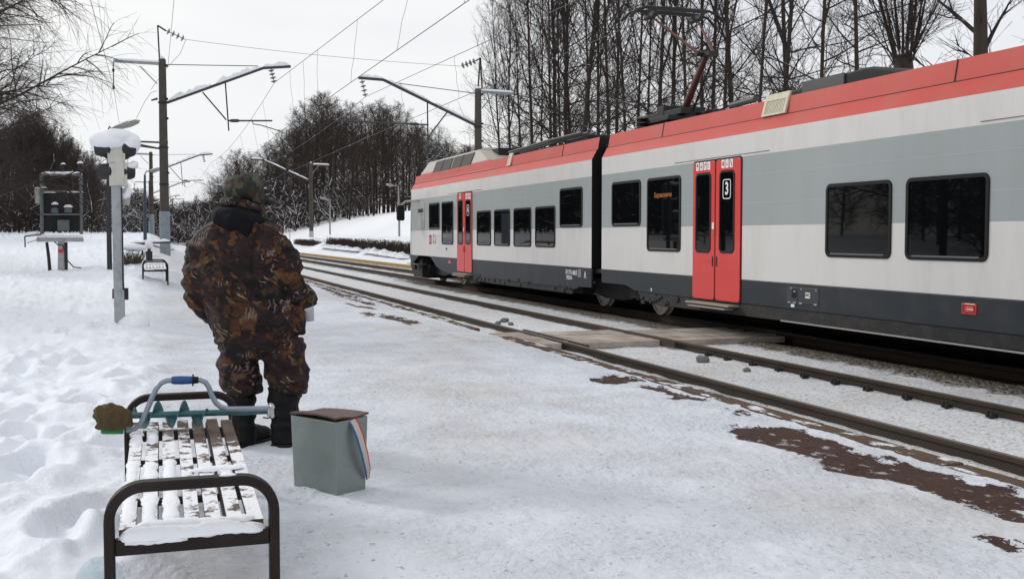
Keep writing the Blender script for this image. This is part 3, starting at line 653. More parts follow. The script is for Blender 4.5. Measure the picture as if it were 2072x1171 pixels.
    mb.build('cab_fairing', [m_beige, m_tred], T, smooth=False, bevel=.012)
    def slant(u, t):                                     # point on the fairing's side: t 0 bottom .. 1 top
        x = XS + .118 + t * .242; z = 3.065 + t * .625; return on_x(u, 330, x).y, x, z
    for (ua, ub, ub2, ua2) in ((873, 907.5, 918.5, 884.5), (910.5, 948.5, 962, 921.5)):
        pr = []
        for (u, t) in ((ua, .20), (ub, .20), (ub2, .92), (ua2, .92)):
            y, x, z = slant(u, t); pr.append(Vector((x, y, z)))
        nrm = (pr[1] - pr[0]).cross(pr[3] - pr[0]).normalized()
        if nrm.x > 0: nrm = -nrm
        mb = MB(); mb.add([p + nrm * .02 for p in pr] + [p - nrm * .05 for p in pr], [(0, 1, 2, 3), (7, 6, 5, 4), (0, 4, 5, 1), (1, 5, 6, 2), (2, 6, 7, 3), (3, 7, 4, 0)]); o = mb.build('fairing_grille', m_panel, T, smooth=False)
        mb = MB(); mb.bar((pr[0] + pr[1]) / 2 + nrm * .024, (pr[2] + pr[3]) / 2 + nrm * .024, .02, .01, nrm); mb.build('grille_bar', m_rubber, o)
    # roof vents lying on the slanted red panel
    def vent(ua, ub, lab):
        for part in (0,):
            y0, y1 = on_x(ub - 6, 300, XS + .13).y, on_x(ua + 4, 300, XS + .13).y; a = Vector((XS + .115, 0, 3.07)); bb = Vector((XS + .175, 0, 3.297)); d = bb - a; nn = Vector((-d.z, 0, d.x)).normalized()
            f = lambda p, t: tuple(a + d * p[1] + nn * t + Vector((0, p[0], 0)))
            mb = MB(); mb.ring(rr((y0, y1, -.05, 1.28), .01, 2), rr((y0 + .06, y1 - .06, .06, .86), .01, 2), f, .03, .0); o = mb.build('roof_vent', m_vent, T, smooth=False, bevel=.003)
            mb = MB(); mb.prism([(y0 + .05, .05), (y1 - .05, .05), (y1 - .05, .88), (y0 + .05, .88)], f, .008, .0); mb.build('vent_back', m_panel, o, smooth=False)
            mb = MB(); k = max(6, int((y1 - y0) / .045))
            for i in range(k):
                y = y0 + .07 + (y1 - y0 - .14) * i / (k - 1); mb.prism([(y - .011, .05), (y + .011, .05), (y + .011, .87), (y - .011, .87)], f, .022, .004)
            mb.build('vent_slats', m_vent, o, smooth=False)
    vent(1541, 1599, ''); vent(1024, 1041, '')
    # roof equipment
    ry = lambda u: on_x(u, 250, XS + .8).y
    mb = MB(); mb.box((XC, (ry(985) + ry(1016)) / 2, 3.46), (2.1, ry(985) - ry(1016), .50)); mb.build('roof_box', m_roofblk, T, bevel=.03)
    mb = MB(); mb.box((XC, (ry(1050) + ry(1130)) / 2, 3.36), (1.9, ry(1050) - ry(1130), .24)); mb.box((XC, (ry(1150) + ry(1195)) / 2, 3.40), (2.0, ry(1150) - ry(1195), .28)); mb.build('roof_box', m_roofblk, T, bevel=.05)
    mb = MB()
    for k in range(3): mb.tube([(XS + .6 + k * .15, ry(1045), 3.5), (XS + .62 + k * .15, ry(1080), 3.53), (XS + .6 + k * .15, ry(1120), 3.56), (XS + .66 + k * .15, ry(1190), 3.58)], .03, 6)
    mb.build('roof_cables', m_roofgrey, T)
    y0, y1, y2 = ry(1812), ry(1772), ry(1640)
    Q = [(ry(1600), 3.2), (ry(1602), 3.46), (ry(1640), 3.47), (ry(1646), 3.50), (y1, 3.55), (ry(1790), 3.54), (y0 - .6, 3.36), (y0 - .6, 3.2)]
    mb = MB(); mb.prism(Q, lambda p, t: (XC + t, p[0], p[1]), -1.15, 1.15); mb.build('roof_box', m_roofblk, T, smooth=False, bevel=.03)
    mb = MB(); mb.box((XC - 1.16, (ry(1650) + ry(1735)) / 2, 3.46), (.03, ry(1650) - ry(1735), .16)); mb.build('roof_box_panel', m_roofgrey, T)
    mb = MB(); mb.tube([(XS + .45, ry(1520), 3.40), (XS + .47, ry(1545), 3.42), (XS + .45, ry(1570), 3.42)], .05, 8); mb.build('roof_cables', m_roofgrey, T)
    def insul(x, y, z, h, r, n=4):
        mb = MB()
        for k in range(n): mb.lathe((x, y, z + h * k / n), [(r * .5, 0), (r, h / n * .25), (r, h / n * .5), (r * .5, h / n * .9)], 12)
        return mb.build('roof_insulator', M('dark_porcelain', (.03, .028, .03), .35), T)
    iy = on_x(1300, 250, XC - .7).y; insul(XC - .7, iy, 3.38, .34, .12); insul(XC - .2, iy - .4, 3.38, .3, .10)
    # pantograph
    P0 = on_x(1383, 228, XC); P1 = on_x(1430, 112, XC); P2 = on_x(1363, 22, XC)
    m_pant = M('pantograph_red', (.095, .026, .02), .5, .2, var=.3, vs=12)
    pb = MB(); pb.box((XC, P0.y, 3.60), (1.3, 1.3, .10)); pb.box((XC - .35, P0.y, 3.72), (.18, 1.5, .12)); pb.box((XC + .35, P0.y, 3.72), (.18, 1.5, .12)); pb.box((XC, P0.y + .1, 3.78), (.9, .3, .22))
    for sx in (-.55, .55):
        for dy in (-.5, .5): pb.lathe((XC + sx, P0.y + dy, 3.24), [(.05, 0), (.10, .06), (.06, .1), (.10, .16), (.06, .2), (.10, .26), (.05, .32)], 10)
    base = pb.build('pantograph_base', m_dark, T, bevel=.015)
    mb = MB(); mb.tube([(XC, P0.y, 3.78), (XC, P1.y, P1.z)], [.075, .055], 12); mb.build('lower_arm', m_pant, base)
    mb = MB(); mb.tube([(XC + .12, P0.y - .15, 3.8), (XC + .10, P1.y - .02, P1.z - .12)], .02, 8); mb.build('guide_rod', m_dark, base)
    mb = MB(); mb.cyl((XC - .22, P1.y, P1.z + .02), (XC + .22, P1.y, P1.z + .02), .05, .05, 10); mb.box((XC, P1.y - .12, P1.z), (.2, .3, .07)); mb.build('knee_joint', m_dark, base)
    for sx in (-1, 1): mb = MB(); mb.tube([(XC + sx * .16, P1.y, P1.z + .02), (XC + sx * .50, P2.y - .05, P2.z - .16)], [.032, .022], 8); mb.build('upper_arm', m_pant, base)
    for dy in (-.19, .19):
        mb = MB(); X0 = XC; z = P2.z
        mb.tube([(X0 - 1.02, P2.y + dy, z - .22), (X0 - .86, P2.y + dy, z - .07), (X0 - .68, P2.y + dy, z - .01), (X0, P2.y + dy, z), (X0 + .68, P2.y + dy, z - .01), (X0 + .86, P2.y + dy, z - .07), (X0 + 1.02, P2.y + dy, z - .22)], .028, 8); mb.box((X0, P2.y + dy, z - .03), (1.25, .05, .05)); mb.build('contact_strip', m_dark, base)
    for sx in (-.5, .5): mb = MB(); mb.box((XC + sx, P2.y, P2.z - .10), (.06, .46, .06)); mb.cyl((XC + sx, P2.y - .2, P2.z - .15), (XC + sx, P2.y + .2, P2.z - .15), .05, .05, 8); mb.build('head_spring', m_dark, base)
    # markings
    y, z = S(1154, 551); put_text(T, 'fleet_number', 'БЧ.ЭПг-008.В', S(1156, 551)[0], S(1156, 551.5)[1], .125, m_white_ink, .002, .80, .002)
    put_text(T, 'fleet_number', '17025210', S(1151.5, 561.5)[0], S(1151.5, 561.5)[1], .105, m_white_ink, .002, .78, .002)
    y, z = S(1172.5, 554)
    for k in range(4): plate(T, 'data_panel', (y - .085, y + .085, z + .062 - k * .04, z + .084 - k * .04), m_tgrey, .003, -.001, .002)
    put_text(T, 'coupling_mark', 'А', S(1184, 557)[0], S(1184, 557)[1], .17, m_white_ink, .002, .9, .004)
    mb = MB(); c = S(1318, 586.5); mb.prism([(c[0] + .03, c[1] + .025), (c[0] - .03, c[1] + .025), (c[0], c[1] - .03)], TX, .003, -.002); mb.build('jacking_mark', m_white_ink, T, smooth=False)
    # operator emblem
    b = rbox(868.5, 475.5, 873.5, 494); mb = MB(); mb.ring(rr(b, .06), rr(b, .04, grow=-.05), TX, .003, -.002); mb.build('operator_emblem', m_red_ink, T, smooth=False)
    c = ((b[0] + b[1]) / 2, (b[2] + b[3]) / 2)
    mb = MB(); mb.prism([(c[0] - .06, c[1] - .12), (c[0] + .06, c[1] - .12), (c[0] + .07, c[1] + .1), (c[0], c[1] + .15), (c[0] - .07, c[1] + .1)], TX, .003, -.002); mb.build('operator_emblem', M('pink_ink', (.5, .2, .2), .6), T, smooth=False)
    put_text(T, 'operator_letter', 'С', SY(877.4), c[1], .36, m_red_ink, .002, .62, .010); put_text(T, 'operator_letter', 'L', SY(881.5), c[1], .36, m_tnavy, .002, .55, .004)
    for k in range(3): plate(T, 'operator_script', (SY(889.5 - k * 1.5), SY(883), c[1] + .12 - k * .06, c[1] + .132 - k * .06), m_tgrey, .003, -.001, .002)
    b = rbox(902, 501, 904.5, 506); plate(T, 'side_latch', b, m_tnavy, .004, -.001)
    b = rbox(907.5, 526.5, 912, 533); plate(T, 'emergency_valve', b, m_dred, .006, -.001); 
    # service hatch with lock and red socket
    b = (SY(1659), SY(1593.5), S(1625, 614)[1] , S(1625, 582)[1]); o = plate(T, 'service_hatch', b, M('hatch_slate', (.030, .037, .047), .4, var=.15, vs=3), .006, -.002, .04, .003)
    yy = SY(1616); plate(o, 'hatch_gap', (yy - .006, yy + .006, b[2] + .02, b[3] - .01), m_rubber, .0075, .002)
    hb = (SY(1613.5), SY(1604.5), S(1609, 603)[1], S(1609, 585)[1]); plate(o, 'hatch_recess', hb, m_rubber, .009, .0, .03); plate(o, 'hatch_latch', (hb[0] + .01, hb[1] - .04, hb[2] + .08, hb[3] - .02), m_chrome, .013, .002, .01)
    wb = (SY(1641.8), SY(1632), S(1637, 603.5)[1], S(1637, 592)[1]); plate(o, 'wc_plate', wb, m_white_ink, .009, .002, .005)
    put_text(o, 'wc_lettering', 'WC', (wb[0] + wb[1]) / 2, (wb[2] + wb[3]) / 2, .062, m_black_ink, .0095, 1, .002)
    for (u, v) in ((1601.5, 583), (1621.8, 585), (1652, 588)): y, z = S(u, v); plate(o, 'hatch_screw', (y - .011, y + .011, z - .011, z + .011), m_chrome, .009, .002, .01)
    for (u, v) in ((1598, 611), (1608.5, 612), (1621, 613.5), (1651, 616.5)): y, z = S(u, v); plate(o, 'hatch_hinge', (y - .035, y + .035, z - .009, z + .009), m_chrome, .011, -.002, .004)
    y, z = S(1604, 618); plate(T, 'hatch_sticker', (y - .04, y + .04, z - .02, z + .02), m_white_ink, .003, -.001)
    rb = (SY(1979.5), SY(1950), S(1965, 636)[1], S(1965, 614.5)[1]); o = plate(T, 'red_socket', rb, m_dred, .010, -.002, .01, .003)
    mb = MB(); mb.ring(rr((rb[0] + .015, rb[1] - .015, rb[2] + .015, rb[3] - .015), .01), rr((rb[0] + .03, rb[1] - .03, rb[2] + .03, rb[3] - .03), .01), TX, .016, .008); mb.build('socket_rim', M('dark_red', (.25, .02, .02), .5), o, smooth=False)
    y, z = (rb[0] + rb[1]) / 2 - .02, (rb[2] + rb[3]) / 2 + .01
    for k in range(4): plate(o, 'socket_lettering', (y - .07 + .01 * (k % 2), y + .07 - .012 * (k % 3), z + .036 - k * .028, z + .050 - k * .028), M('pale_ink', (.75, .45, .4), .6), .0115, .008, .002)
    # mirror by the cab
    p = on_x(810.5, 431, XS - .55); mb = MB(); mb.prism(rr((-.12, .12, -.24, .24), .06), lambda q_, t: (p.x + q_[0], p.y + t, p.z + q_[1]), -.06, .06); mi = mb.build('cab_mirror', m_rubber, T, smooth=False, bevel=.012)
    mb = MB(); mb.tube([(p.x + .03, p.y, p.z + .24), (p.x + .15, p.y, p.z + .36), (XS + .3, p.y - .3, p.z + .42)], .035, 8); mb.build('mirror_arm', m_beige, mi)
    mb = MB(); mb.box((XS + .12, YF + .35, 1.97), (.02, .5, .75)) if 0 else None
    for c in T.children_recursive: c.data.transform(inv)
    return T
# ------------------------------------------------------------------ bench, box, auger
m_brown = M('bench_brown_paint', (.014, .0088, .0072), .5, spec=.25, var=.2, vs=9, dirt=(.04, .03, .026), dscale=7, damt=.4, bump=.06, bs=60)
def bench_wood():
    g = G('bench_wood'); o = g.obj((6, .5, 6)); c = g.mix(g.noise(o, 6, 6, .6), (.045, .028, .022), (.14, .095, .075))
    s = g.attr('frost'); n_ = g.noise(g.obj((1, .8, 1)), 14, 7, .68)
    k = g.math('MULTIPLY', g.rng(g.math('ADD', n_, s), .50, .58), g.rng(g.nz(), .3, .6))
    c = g.mix(k, c, (.80, .815, .85)); return g.out(c, .8, g.bump(g.noise(o, 12, 5), .4, .01))
m_bwood = bench_wood()
def arch(y, x0, x1, ztop, zbot, r, w, d):
    P = [(x0, zbot), (x0, ztop - r)]
    for k in range(1, 8): a = math.pi - k * math.pi / 16; P.append((x0 + r + r * math.cos(a), ztop - r + r * math.sin(a)))
    P.append((x0 + r, ztop)); P.append((x1 - r, ztop))
    for k in range(1, 8): a = math.pi / 2 - k * math.pi / 16; P.append((x1 - r + r * math.cos(a), ztop - r + r * math.sin(a)))
    P += [(x1, ztop - r), (x1, zbot)]
    mb = MB(); V = []; n = len(P)
    for i, p in enumerate(P):
        a = P[max(i - 1, 0)]; b = P[min(i + 1, n - 1)]; t = Vector((b[0] - a[0], b[1] - a[1])).normalized(); nx, nz_ = -t.y, t.x
        for (sx, sy) in ((-1, -1), (1, -1), (1, 1), (-1, 1)): V.append((p[0] + nx * w / 2 * sx, y + sy * d / 2, p[1] + nz_ * w / 2 * sx))
    mb.add(V, [(i * 4 + j, i * 4 + (j + 1) % 4, i * 4 + 4 + (j + 1) % 4, i * 4 + 4 + j) for i in range(n - 1) for j in range(4)] + [(0, 1, 2, 3), tuple(n * 4 - 4 + j for j in range(4))])
    return mb
def snow_lump(pts, rx, rz, seed, step=.02, n=10, taper=True, amp=.5):
    """uneven snow lying along a line: flat underneath, rounded above"""
    pts = [Vector(p) for p in pts]; seg = [(pts[i], pts[i + 1]) for i in range(len(pts) - 1)]; rs = np.random.RandomState(seed); V = []; Q = []
    for a, b in seg:
        k = max(2, int((b - a).length / step))
        for i in range(k): Q.append((a.lerp(b, i / k), (b - a).normalized()))
    Q.append((pts[-1], (pts[-1] - pts[-2]).normalized())); m = len(Q)
    f = 1 + amp * 2 * fbm(np.arange(m) * step * 9 + seed * 3.7, np.zeros(m), seed, 4); g_ = 1 + amp * 3 * fbm(np.arange(m) * step * 6 + seed, np.ones(m) * 2.2, seed + 5, 4)
    for i, (p, t) in enumerate(Q):
        e = min(1, min(i, m - 1 - i) / 3.0) if taper else 1; e = .25 + .75 * math.sqrt(e)
        x = t.cross(Vector((0, 0, 1))); x = x.normalized() if x.length > 1e-3 else Vector((1, 0, 0))
        for j in range(n):
            a = 2 * math.pi * j / n; s_ = math.sin(a); V.append(p + x * (rx * f[i] * e * math.cos(a)) + Vector((0, 0, max(rz * max(g_[i], .15) * e * s_, -.12 * rz))))
    mb = MB(); mb.add(V, [(i * n + j, i * n + (j + 1) % n, i * n + n + (j + 1) % n, i * n + n + j) for i in range(m - 1) for j in range(n)] + [tuple(range(n)), tuple((m - 1) * n + j for j in range(n))])
    return mb
def bench(xc, y0, y1, z0, label, seed=1, w=.56, deep=0, slope=.06, turn=-.0124):
    t = thing('slatted_bench', (0, 0, 0), label, 'bench', 'low slatted benches on the platform')
    zt, zs = z0 + .547, z0 + .37
    for y in (y0, y1):
        arch(y, xc - w / 2, xc + w / 2, zt, z0 - .25, .115, .036, .062).build('end_frame', m_brown, t, bevel=.007)
        mb = MB(); mb.box((xc, y, z0 + .338), (w - .034, .05, .055)); mb.build('cross_bar', m_brown, t, bevel=.006)
    mb = MB()
    for x in (-.14, .14): mb.box((xc + x, (y0 + y1) / 2, zs - .045), (.04, y1 - y0 - .05, .04))
    for y in (.33, .66): mb.box((xc, y0 + (y1 - y0) * y, zs - .07), (w - .12, .05, .02))
    mb.build('seat_bearer', m_brown, t)
    rs = random.Random(seed); n = 7; frost = []; mb = MB()
    for k in range(n):
        x = xc - w / 2 + .055 + (w - .11) * k / (n - 1); a = y0 + .10 + rs.uniform(-.01, .02); b = y1 - .08 + rs.uniform(-.02, .01); m = 24
        dz = rs.uniform(-.004, .004)
        for i in range(m):
            ya, yb = a + (b - a) * i / m, a + (b - a) * (i + 1) / m
            V = [(x + sx * .0275, y_, zs + dz + sz) for y_ in (ya, yb) for sx, sz in ((-1, -.024), (1, -.024), (1, 0), (-1, 0))]
            mb.add(V, [(0, 1, 5, 4), (1, 2, 6, 5), (2, 3, 7, 6), (3, 0, 4, 7)] + ([(0, 1, 2, 3)] if i == 0 else []) + ([(4, 5, 6, 7)] if i == m - 1 else []))
    o = mb.build('seat_slats', m_bwood, t, smooth=False)
    co = np.empty(len(o.data.vertices) * 3); o.data.vertices.foreach_get('co', co); co = co.reshape(-1, 3)
    fy = (co[:, 1] - y0) / (y1 - y0); fx = (co[:, 0] - xc) / w
    fr = .10 - .35 * ss(.5, .95, fy) * ss(-.1, .4, fx) - .10 * ss(.55, .95, fy) if not deep else np.full(len(co), .3)
    at = o.data.attributes.new('frost', 'FLOAT', 'POINT'); at.data.foreach_set('value', fr.astype(np.float32))
    def put(s_): o = s_.build('snow_cover', m_snowcap, t); displace(o.data, lambda p: .006 * n3(p, 48, 3) + .004 * n3(p, 110, 6))
    for k in range(n):
        x = xc - w / 2 + .055 + (w - .11) * k / (n - 1)
        for (fa, fb) in ([(.0, .26), (.32, .55), (.68, .9)] if k < 2 else ([(.0, .2), (.3, .55)] if k < 3 else [])):
            fa += rs.uniform(0, .04); fb += rs.uniform(-.05, .04)
            s_ = snow_lump([(x, y0 + .11 + (y1 - y0 - .2) * fa, zs + .0), (x + rs.uniform(-.004, .004), y0 + .11 + (y1 - y0 - .2) * fb, zs + .0)], .0265, (.011 if k < 3 else .007) * (3.0 if deep else 1), seed * 20 + k * 3 + int(fa * 10), .018)
            put(s_)
    for x0_, x1_, yy in ((-.20, .22, y0 + .10), (.02, .24, y0 + .90)):
        s_ = snow_lump([(xc + x0_, yy, zs + .004), (xc + x1_, yy + rs.uniform(-.04, .04), zs + .004)], .036, .013, seed + int(yy * 7), .014); put(s_)
    s_ = snow_lump([(xc - w / 2 + .03, y0 - .005, z0 + .362), (xc + w / 2 - .03, y0, z0 + .362)], .034, .034, seed + 3, .012); put(s_)
    s_ = snow_lump([(xc - w / 2 + .05, y0 - .025, z0 + .352), (xc - .02, y0 - .025, z0 + .352)], .012, .03, seed + 8, .012); put(s_)
    for c_ in t.children:
        if c_.name.split('.')[0] in ('seat_slats', 'seat_bearer', 'snow_cover'):
            for v_ in c_.data.vertices: v_.co.z += slope * min(1, max(0, (v_.co.y - y0 - .05) / (y1 - y0)))
    if not deep:
        t.rotation_euler = (0, 0, turn); t.location = Vector((xc, y0, 0)) - Matrix.Rotation(turn, 3, 'Z') @ Vector((xc, y0, 0))
        s_ = snow_lump([(xc + .09, y0, zt + .016), (xc + .15, y0, zt + .016)], .025, .010, 5, .012); s_.build('snow_crumb', m_snowcap, t)
    return t
BX, BY0, BY1 = .142, 3.97, 6.14
m_zinc = M('zinc_sheet', (.26, .295, .28), .36, .6, var=.14, vs=4, dirt=(.16, .18, .165), dscale=5, damt=.5, bump=.05, bs=9)
def tackle_box():
    p0 = on_z(680, 1003, .0); p1 = on_z(590, 985, .0)
    a = (p1 - p0); a.z = 0; a.normalize(); b = Vector((a.y, -a.x, 0)); b = b if b.dot(CR) > 0 else -b
    a = (Matrix.Rotation(R(-4), 3, 'Z') @ a); b = (Matrix.Rotation(R(3), 3, 'Z') @ b)
    la, lb, h = .375, .255, .405; t = thing('tackle_box', tuple(p0), 'grey zinc sheet fishing box with brown lid and striped strap standing on the trampled snow', 'box'); p0 = Vector((0, 0, 0))
    cs = lambda k, z: [p0 - (a + b) * k + Vector((0, 0, z)), p0 + a * (la + k) + (a * 0 - b * k) + Vector((0, 0, z)), p0 + a * (la + k) + b * (lb + k) + Vector((0, 0, z)), p0 + b * (lb + k) - a * k + Vector((0, 0, z))]
    mb = MB(); mb.add(cs(-.006, -.02) + cs(.006, h), [(0, 1, 2, 3), (4, 5, 6, 7), (0, 1, 5, 4), (1, 2, 6, 5), (2, 3, 7, 6), (3, 0, 4, 7)]); mb.build('box_body', m_zinc, t, smooth=False, bevel=.006)
    mb = MB(); n = 10; V = []
    for i in range(n + 1):
        for j in range(n + 1):
            s, q = i / n, j / n; P = -(a + b) * .009 + a * (la + .018) * s + b * (lb + .018) * q
            V.append(P + Vector((0, 0, h + .014 + .012 * math.sin(s * 3.0 + .4) * (1 - q * .5) - .012 * (q ** 3) * s + .006 * math.sin(q * 6 + 1))))
    nn = len(V); V += [v - Vector((0, 0, .010)) for v in V]
    f = [(i * (n + 1) + j, i * (n + 1) + j + 1, (i + 1) * (n + 1) + j + 1, (i + 1) * (n + 1) + j) for i in range(n) for j in range(n)]
    f += [tuple(nn + k for k in reversed(q)) for q in f]; bd = [i for i in range(n + 1)] + [i * (n + 1) + n for i in range(1, n + 1)] + [n * (n + 1) + j for j in range(n - 1, -1, -1)] + [i * (n + 1) for i in range(n - 1, 0, -1)]
    f += [(bd[k], bd[(k + 1) % len(bd)], nn + bd[(k + 1) % len(bd)], nn + bd[k]) for k in range(len(bd))]
    mb.add(V, f); mb.build('box_lid', M('lid_leather', (.075, .036, .028), .55, var=.25, vs=9, dirt=(.17, .11, .09), dscale=5, damt=.6, bump=.15, bs=25), t)
    # hanging strap on the narrow side
    nrm = -a; pts = []
    for (q, z, o) in ((.50, .40, .004), (.53, .375, .022), (.60, .31, .042), (.72, .21, .05), (.88, .11, .036), (.985, .05, .010)): pts.append(b * lb * q + nrm * o + Vector((0, 0, z)))
    wdt = [.028, .028, .027, .025, .021, .012]
    for nm, (f0, f1), mt in (('strap_band', (-.62, .62), M('strap_cream', (.50, .46, .38), .85, bump=.2, bs=200)), ('strap_edge', (-1.0, -.62), M('strap_blue', (.03, .10, .30), .8)), ('strap_edge', (.62, 1.0), M('strap_pink', (.50, .035, .09), .8))):
        mb = MB(); V = []
        for i, p in enumerate(pts):
            tt = (pts[min(i + 1, len(pts) - 1)] - pts[max(i - 1, 0)]).normalized(); sd_ = tt.cross(nrm).normalized(); sd_ = sd_ if sd_.dot(b) > 0 else -sd_
            for q in (f0, f1):
                for d_ in (0, .004): V.append(p + sd_ * wdt[i] * q + nrm * (d_ + .004 * (1 - abs(q))))
        mb.add(V, [(i * 4 + u_, i * 4 + v_, i * 4 + 4 + v_, i * 4 + 4 + u_) for i in range(len(pts) - 1) for u_, v_ in ((0, 1), (1, 3), (3, 2), (2, 0))] + [(0, 1, 3, 2), tuple(len(V) - 4 + k for k in (0, 2, 3, 1))])
        mb.build(nm, mt, t)
    return t
def auger():
    Y = BY1 - .34; W = lambda u, v, dy=0: on_y(u, v, Y + dy)
    p = W(400, 838); t = thing('ice_auger', tuple(p), 'folded hand ice auger with teal screw and blue grip lying on the bench', 'ice auger'); K = Vector(t.location)
    m_teal = M('teal_paint', (.018, .115, .125), .38, var=.2, vs=12, dirt=(.05, .08, .08), dscale=9, coat=.2); m_crank = M('crank_grey_blue', (.235, .285, .345), .38, .3, var=.12, vs=9)
    a, b = W(258, 840.5), W(543, 831); mb = MB(); mb.tube([a - K, b - K], .0165, 14); mb.build('auger_shaft', m_teal, t)
    # helical blade: two and a half turns
    ax = (b - a).normalized(); e1 = ax.cross(Vector((0, 0, 1))).normalized(); e2 = e1.cross(ax); L0, turns, n = .05, 2.9, 84; pitch = (W(384, 838) - W(331, 838)).length; V = []
    s0 = (W(268, 838) - a).length
    for i in range(n + 1):
        th = turns * 2 * math.pi * i / n + 2.0; c = a + ax * (s0 + pitch * turns * i / n); r = .070 * min(1, (n - i) / 6 + .15, i / 4 + .3); rv = e1 * math.cos(th) + e2 * math.sin(th)
        for rr_, d_ in ((.012, -.0015), (r, -.0015), (r, .0015), (.012, .0015)): V.append(c + rv * rr_ + ax * d_ - K)
    mb = MB(); mb.add(V, [(i * 4 + j, i * 4 + (j + 1) % 4, i * 4 + 4 + (j + 1) % 4, i * 4 + 4 + j) for i in range(n) for j in range(4)]); mb.build('auger_blade', m_teal, t)
    pts = [(541, 825.5), (500, 826.5), (462, 827), (447, 823), (437, 815), (428, 798), (423, 784), (416, 773), (405, 768.5), (390, 768), (350, 768.5), (336, 770), (325, 775), (316, 786), (308, 803), (299, 825), (290, 848), (281, 861), (270, 868), (255, 870)]
    Q = [W(u, v, -.05) - K for u, v in pts]; mb = MB(); mb.tube(Q, .0135, 12); mb.build('crank_handle', m_crank, t)
    g0, g1 = W(347, 769, -.05) - K, W(389, 768.5, -.05) - K
    mb = MB(); mb.tube([g0, g0.lerp(g1, .15), g0.lerp(g1, .5), g0.lerp(g1, .9), g1], [.018, .021, .022, .020, .019], 14); mb.build('blue_grip', M('blue_rubber', (.012, .06, .22), .45, bump=.2, bs=120), t)
    mb = MB(); d = (g1 - g0).normalized(); mb.cyl(g1, g1 + d * .007, .030, .030, 16); mb.cyl(g1 + d * .007, g1 + d * .03, .019, .017, 12); mb.build('grip_collar', m_rubber, t)
    g0, g1 = W(204, 870.5, -.07) - K, W(250, 870, -.06) - K; mb = MB(); mb.tube([g0, g0.lerp(g1, .06), g0.lerp(g1, .5), g0.lerp(g1, .95), g1], [.012, .018, .0195, .019, .017], 14); mb.build('green_grip', M('green_rubber', (.01, .20, .045), .45, bump=.2, bs=120), t)
    c = b - K; mb = MB(); mb.box(c + Vector((.008, -.02, .006)), (.036, .035, .06)); mb.cyl(c + Vector((.015, -.055, -.02)), c + Vector((.015, .02, -.02)), .012, .012, 8); mb.cyl(c + Vector((.015, -.06, .028)), c + Vector((.015, .02, .028)), .014, .014, 8); mb.build('folding_joint', m_chrome, t, bevel=.004)
    mb = MB(); mb.tube([c + Vector((-.03, -.03, -.028)), c + Vector((-.01, -.045, -.03)), c + Vector((.02, -.05, -.024))], .004, 6); mb.build('lock_pin', m_dark, t)
    # mitten pulled over the end
    W2 = lambda u, v, dy=0: on_y(u, v, Y - .09 + dy); K = W2(225, 845); mb = MB()
    mb.tube([W2(262, 848) - K, W2(245, 846) - K, W2(222, 843) - K, W2(203, 846) - K, W2(194, 852) - K], [.040, .058, .070, .062, .03], 14, sx=.9)
    mb.tube([W2(205, 838) - K, W2(198, 828) - K, W2(193, 824) - K], [.035, .026, .020], 10); mb.tube([W2(200, 862) - K, W2(196, 868) - K], [.022, .014], 8)
    mb.ell(W2(222, 826) - K, (.045, .03, .026), 10, 8); mb.tube([W2(258, 836) - K, W2(262, 862) - K], [.022, .024], 10)
    me = remesh(mb, .006, 5); displace(me, lambda p: .006 * n3(p, 26, 3) + .004 * np.sin(p[:, 0] * 120 + 9 * n3(p, 9, 5)) * .6)
    me.materials.append(M('mitten_suede', (.082, .055, .022), .95, var=.45, vs=18, dirt=(.035, .028, .018), dscale=14, damt=.7, bump=.8, bs=50)); o = link('mitten', me); o.location = K
    tag(o, 'brown suede work mitten pulled over the green auger handle', 'mitten')
def plastic_bag():
    p = on_y(205, 1165, BY0 - .10); mb = MB(); mb.ell((0, 0, 0), (.085, .06, .105), 22, 16); me = mb.mesh('plastic_bag', None or m_snowcap)
    me.materials.clear(); g = G('bag_film'); g.b.inputs['Transmission Weight'].default_value = .35; g.b.inputs['Alpha'].default_value = .3
    me.materials.append(g.out((.42, .66, .74), .25, g.bump(g.noise(g.obj(), 22, 5), .8, .02)))
    displace(me, lambda q: .022 * n3(q, 14, 4) + .012 * np.abs(n3(q, 34, 8))); o = link('plastic_bag', me); o.location = (p.x - .02, BY0 + .14, .16); tag(o, 'thin light blue plastic bag by the nearest bench leg', 'plastic bag')

